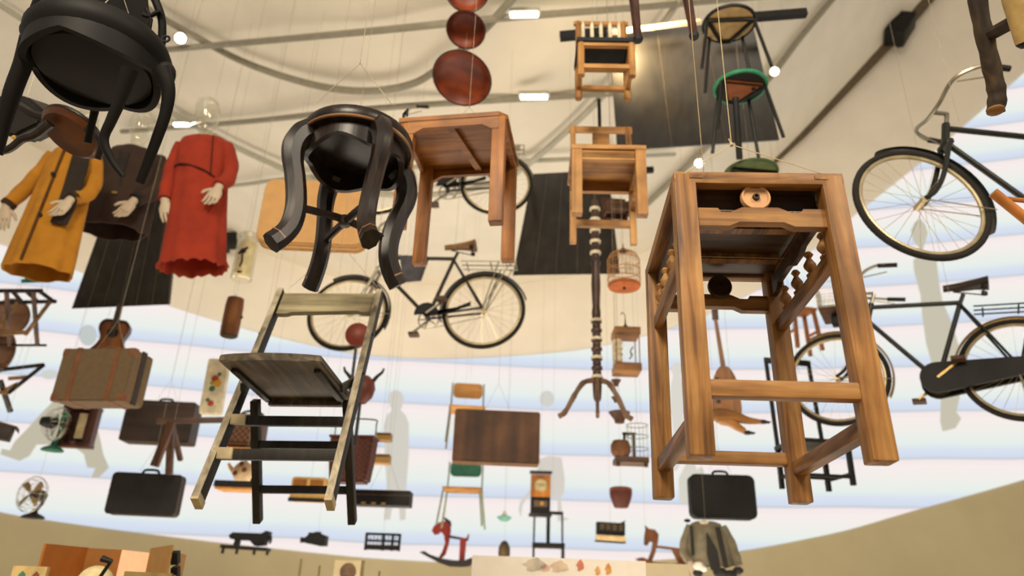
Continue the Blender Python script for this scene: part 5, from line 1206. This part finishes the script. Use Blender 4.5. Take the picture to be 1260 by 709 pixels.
for k in range(12): a = k*PI/6; B().bar((math.sin(a)*32*u, -.074, (58+math.cos(a)*32)*u), (math.sin(a)*39*u, -.074, (58+math.cos(a)*39)*u), .007, .004, side=(0, 1, 0)).done('hour_mark', BLK, dl)
B().box((0, -.062, -62*u), (90*u, .01, 40*u)).done('window', plain('window brown', '5e4630', .3), T); B().lathe([(0, .008), (12*u, .008), (14*u, 0), (0, 0)], 18, Matrix.Translation((10*u, -.07, -60*u)) @ Matrix.Rotation(PI/2, 4, 'X')).done('pendulum', BRASS, T)  # plain brown window pane
wire(o+V((0, 0, .29)), 'wooden wall clock')
jar('lidded_dish', 'tiny green dish with a white knob between green chair and clock', 'dish', 620.5, 637, 9.2, [(0, -.045), (.04, -.045), (.085, -.01), (.095, .005), (.06, .02), (0, .03)], plain('jade glaze', '5f9a88', .35), 'tiny green dish', ([(0, .02), (.03, .025), (.025, .06), (.01, .08), (0, .085)], WHITE))
jar('brown_vase', 'brown egg-shaped vase standing in front of screen above the white board', 'vase', 620.5, 676, 9.2, [(0, -.12), (.055, -.12), (.075, -.06), (.072, .02), (.045, .08), (.02, .1), (.0, .1)], wood('brown vase glaze', '2e2616', '4c3e26', '9a7448', 'z', 3, .5), 'brown egg-shaped vase')
jar('clay_jar', 'squat red-brown clay jar left of the rear foot of the big stool', 'jar', 764, 612, 7.6, [(0, -.105), (.07, -.105), (.084, -.075), (.108, -.01), (.118, .035), (.114, .07), (.095, .095), (0, .1)], plain('red brown clay', '522618', .5, 0, .2, 10), 'squat clay jar', ([(.112, .06), (.12, .066), (.112, .09), (.09, .1), (0, .102)], plain('orange clay', '6e3822', .5), 'rim'))
o = at(751, 655, 8.2); T = thing('accordion', 'small black accordion with cream keys above the tan rocking horse', 'accordion', o, (0, .03, 0))
B().box((0, 0, .035), (.315, .12, .13), bev=.006).done('bellows', BLK, T); B().box((0, -.01, -.07), (.32, .16, .055), bev=.004).done('keyboard', plain('cream keys', 'd4b884', .5), T); B().box((0, 0, -.102), (.33, .15, .014)).done('base_plate', BLK, T)
for x in (-.1, -.03, .04, .11): B().box((x, -.062, .05), (.05, .012, .07)).done('fret_panel', plain('fret brown', '4a3c28', .6), T)
B().prism([(.1, .1), (.15, .1), (.165, .135), (.14, .12)], .1).done('strap', BLK, T); wire(o+V((0, 0, .1)), 'small black accordion')

# ================================================================== low foreground boards
def board(name, label, cat, TL, TR, d0, d1, h, mat, depth=.06):
    a, c = at(*TL, d0), at(*TR, d1); a.z = c.z = (a.z+c.z)/2
    o = V((a.x, a.y, 0)); T = thing(name, label, cat, o)
    return T, o, a, c
T, o, a, c = board('white_display_board', 'low white display board with faint pink and orange drawings at the bottom edge', 'display board', (581, 686), (848, 690), 4.2, 4.2, 1, WHITE)
ax = (c-a); L = ax.length; ang = math.atan2(ax.y, ax.x); M = Matrix.Translation(a-o-V((0, 0, a.z))) @ Matrix.Rotation(ang, 4, 'Z')
b = B(); b.box((L*.4, .04, a.z/2), (L*.8, .08, a.z), M=M); b.done('main_panel', plain('warm white panel', 'f2eadd', .7, 0, .03), T)
b = B(); b.box((L*.9, .05, a.z/2-.004), (L*.2, .06, a.z-.008), M=M); b.done('side_panel', plain('beige panel', 'cdbf9f', .7, 0, .03), T)
for x, z, w, h, cc in ((.36, -.04, .12, .07, 'c9bfac'), (.62, -.035, .04, .06, 'd0826c'), (.78, -.05, .035, .06, 'd89a58'), (.72, -.06, .03, .05, 'dca868'), (.5, -.045, .1, .06, 'd6c0a8'), (.42, -.055, .05, .04, 'dcb4a6')):
    b = B(); n = 14; P = [(x+w*.5*math.cos(q*2*PI/n)*(1+.25*math.sin(3*q)), a.z+z+h*.5*math.sin(q*2*PI/n)*(1+.2*math.cos(2*q))) for q in range(n)]; b.prism(P, .003, M, y0=-.0016); b.done('drawing', plain('drawing '+cc, cc, .8), T)
# folding card display with emission put into its lit panel
d = 3.6; o = at(130, 760, d); o.z = 0
T = thing('folding_display', 'orange-brown folding card display with a small lit panel at bottom left', 'display', o)
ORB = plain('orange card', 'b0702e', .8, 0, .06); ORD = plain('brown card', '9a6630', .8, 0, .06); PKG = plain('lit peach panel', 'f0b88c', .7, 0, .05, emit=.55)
def card(nm, mat, p, q, d0, d1):
    A, C = at(*p, d0)-o, at(*q, d1)-o; b = B(); n = V((C.y-A.y, -(C.x-A.x), 0)).normalized()*.012
    vs = [b.bm.verts.new(x) for x in (V((A.x, A.y, 0)), V((C.x, C.y, 0)), C, A)]; ws = [b.bm.verts.new(v.co+n) for v in vs]
    b.bm.faces.new(vs); b.bm.faces.new(ws[::-1])
    for k in range(4): b.bm.faces.new((vs[k], vs[(k+1) % 4], ws[(k+1) % 4], ws[k]))
    return b.done(nm, mat, T)
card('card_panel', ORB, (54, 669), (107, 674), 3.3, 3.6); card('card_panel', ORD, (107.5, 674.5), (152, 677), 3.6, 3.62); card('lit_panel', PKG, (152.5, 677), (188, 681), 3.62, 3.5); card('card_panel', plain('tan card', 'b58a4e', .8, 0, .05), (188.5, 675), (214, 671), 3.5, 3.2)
card('card_panel', plain('olive card', 'a08a54', .8), (155, 703), (213, 706), 3.1, 3.1)
for y0, y1 in ((679, 694), (698, 712)): A = at(216, y0, 3.2)-o; C = at(216, y1, 3.2)-o; B().bar(A, C, .03, .03, side=(1, 0, 0)).done('clamp', BLK, T)
card('card_panel', MATS['tan card'], (219, 681), (226, 683), 3.22, 3.3)
o2 = at(118, 712, 2.9); T = thing('pale_globe', 'round pale globe on a black arm in front of the folding display', 'globe', o2)
B().ball((0, 0, -.02), .068, n=24).done('sphere', plain('pale cream globe', 'e0cf9c', .6), T)
b = B(); q = [at(*p, 2.82)-o2 for p in ((122, 712), (131, 699), (136, 692))]; b.tube(q, .007, 8); b.tube([q[-1]+V((.004, 0, .002)), q[-1]+V((-.036, 0, .012))], [.009, .013], 8); b.done('arm', BLK, T)
B().tube([(0, 0, -.07), (0, 0, -o2.z)], .015, 10).done('stand', BLK, T)
o3 = at(39, 699, 2.9); o3.z = 0; zt = at(39, 697, 2.9).z; T = thing('picture_card', 'small cream card with green and red figures at the bottom left corner', 'card', o3)
B().box((0, 0, zt/2), (.135, .02, zt)).done('card_body', plain('cream card', 'c8ad74', .8), T)
for x, cc in ((-.025, '4a7a5a'), (.03, '8a4a34')): B().prism([(x-.012, zt-.06), (x+.012, zt-.06), (x+.014, zt-.03), (x, zt-.018), (x-.012, zt-.032)], .003, y0=-.0115).done('figure', plain('figure '+cc, cc, .8), T)
o4 = at(430, 690, 5.2); zt = o4.z; o4.z = 0; T = thing('poster_board', 'pale board with a brown disc at the bottom left of centre', 'poster', o4)
B().box((0, 0, zt/2), (.2, .02, zt)).done('board', plain('pale poster board', 'cbbb94', .8, 0, .04), T)
B().lathe([(0, .005), (.056, .005), (.058, 0), (0, 0)], 24, Matrix.Translation((0, -.0105, zt-.075)) @ Matrix.Rotation(PI/2, 4, 'X')).done('brown_disc', plain('brown disc', '6a5440', .7, 0, .2, 30), T)
for px, py, lab in ((371, 688, 'tallest slim dark rod left of the pale poster board'), (393.5, 696, 'shorter slim rod just left of the pale poster board'), (447, 690, 'slim dark rod touching the right side of the poster board'), (467, 703, 'shortest slim rod right of the pale poster board')):
    p = at(px, py, 5.1 if px != 447 else 5.0); q = V((p.x, p.y, 0)); t = thing('metal_rod', lab, 'rod', q); B().tube([(0, 0, 0), (0, 0, p.z)], .012 if px == 447 else .008, 8).done('rod', plain('rod bronze', '7e7050', .6), t); B().lathe([(0, 0), (.08, 0), (.08, .012), (0, .015)], 20).done('foot_plate', BLM, t)

# ================================================================== light
w = bpy.data.worlds.new('world'); sc.world = w; w.use_nodes = True
bg = w.node_tree.nodes['Background']; bg.inputs[0].default_value = lin('fff0dc'); bg.inputs[1].default_value = .42
def area(loc, to, size, e, c='fff0d8'):
    l = bpy.data.lights.new('area_light', 'AREA'); l.energy = e; l.size = size; l.color = lin(c)[:3]
    o = bpy.data.objects.new('area_light', l); col.objects.link(o); o.location = loc
    o.rotation_euler = (V(to)-V(loc)).to_track_quat('-Z', 'Y').to_euler()
area((-1.5, -2.5, 6.0), (0, 3.5, 3), 1.6, 430)
area((3.2, -1.5, 6.0), (.8, 3, 2.8), 1.2, 170)
def spot(loc, to, e, ang, c='ffdca0', bl=.6, sz=.05):
    l = bpy.data.lights.new('spot_light', 'SPOT'); l.energy = e; l.spot_size = math.radians(ang); l.spot_blend = bl; l.color = lin(c)[:3]; l.shadow_soft_size = sz
    o = bpy.data.objects.new('spot_light', l); col.objects.link(o); o.location = loc
    o.rotation_euler = (V(to)-V(loc)).to_track_quat('-Z', 'Y').to_euler()
area((0, 7.5, .25), (0, 8.2, 8), 6.0, 340, 'fff2e2')  # floor uplights out of view, added to brighten ceiling and walls
area((-5.5, 7, .25), (-6.5, 9, 8), 3.0, 130, 'fff2e2')
area((5.5, 6.5, .25), (6.5, 8.5, 8), 3.0, 130, 'fff2e2')
spot(at(795, 22, 5.1), at(802, 62, 5.6), 80, 100)

# things that repeat share a group
GROUPS = {'hanging_wire': 'thin hanging wires', 'wooden_bowl': 'red-brown bowls hung in a column', 'ceiling_light': 'bright ceiling light bars', 'spotlight': 'round track spotlights',
          'bicycle': 'hanging bicycles', 'suitcase': 'hanging suitcases', 'camp_stool': 'folding camp stools at the left edge', 'round_metal_stool': 'round metal stools hung in a column',
          'bird_cage': 'hanging bird cages', 'wooden_cup': 'small brown cups by the cages', 'wooden_box': 'tan wooden boxes', 'desk_fan': 'desk fans', 'rocking_horse': 'rocking horses',
          'metal_rod': 'slim rods at the bottom edge', 'ceiling_pipe': 'thin ceiling pipes', 'curved_track': 'curved ceiling tracks', 'wall_speaker': 'wall speakers', 'display_board': 'dark hanging panels',
          'support_bar': 'bars holding the dark panels', 'steel_pole': 'thin black poles', 'wooden_chair': 'hanging wooden chairs', 'wooden_tray': 'wooden trays'}
for o in list(bpy.data.objects):
    if o.parent is None and 'label' in o:
        g = GROUPS.get(o.name.split('.')[0])
        if g: o['group'] = g
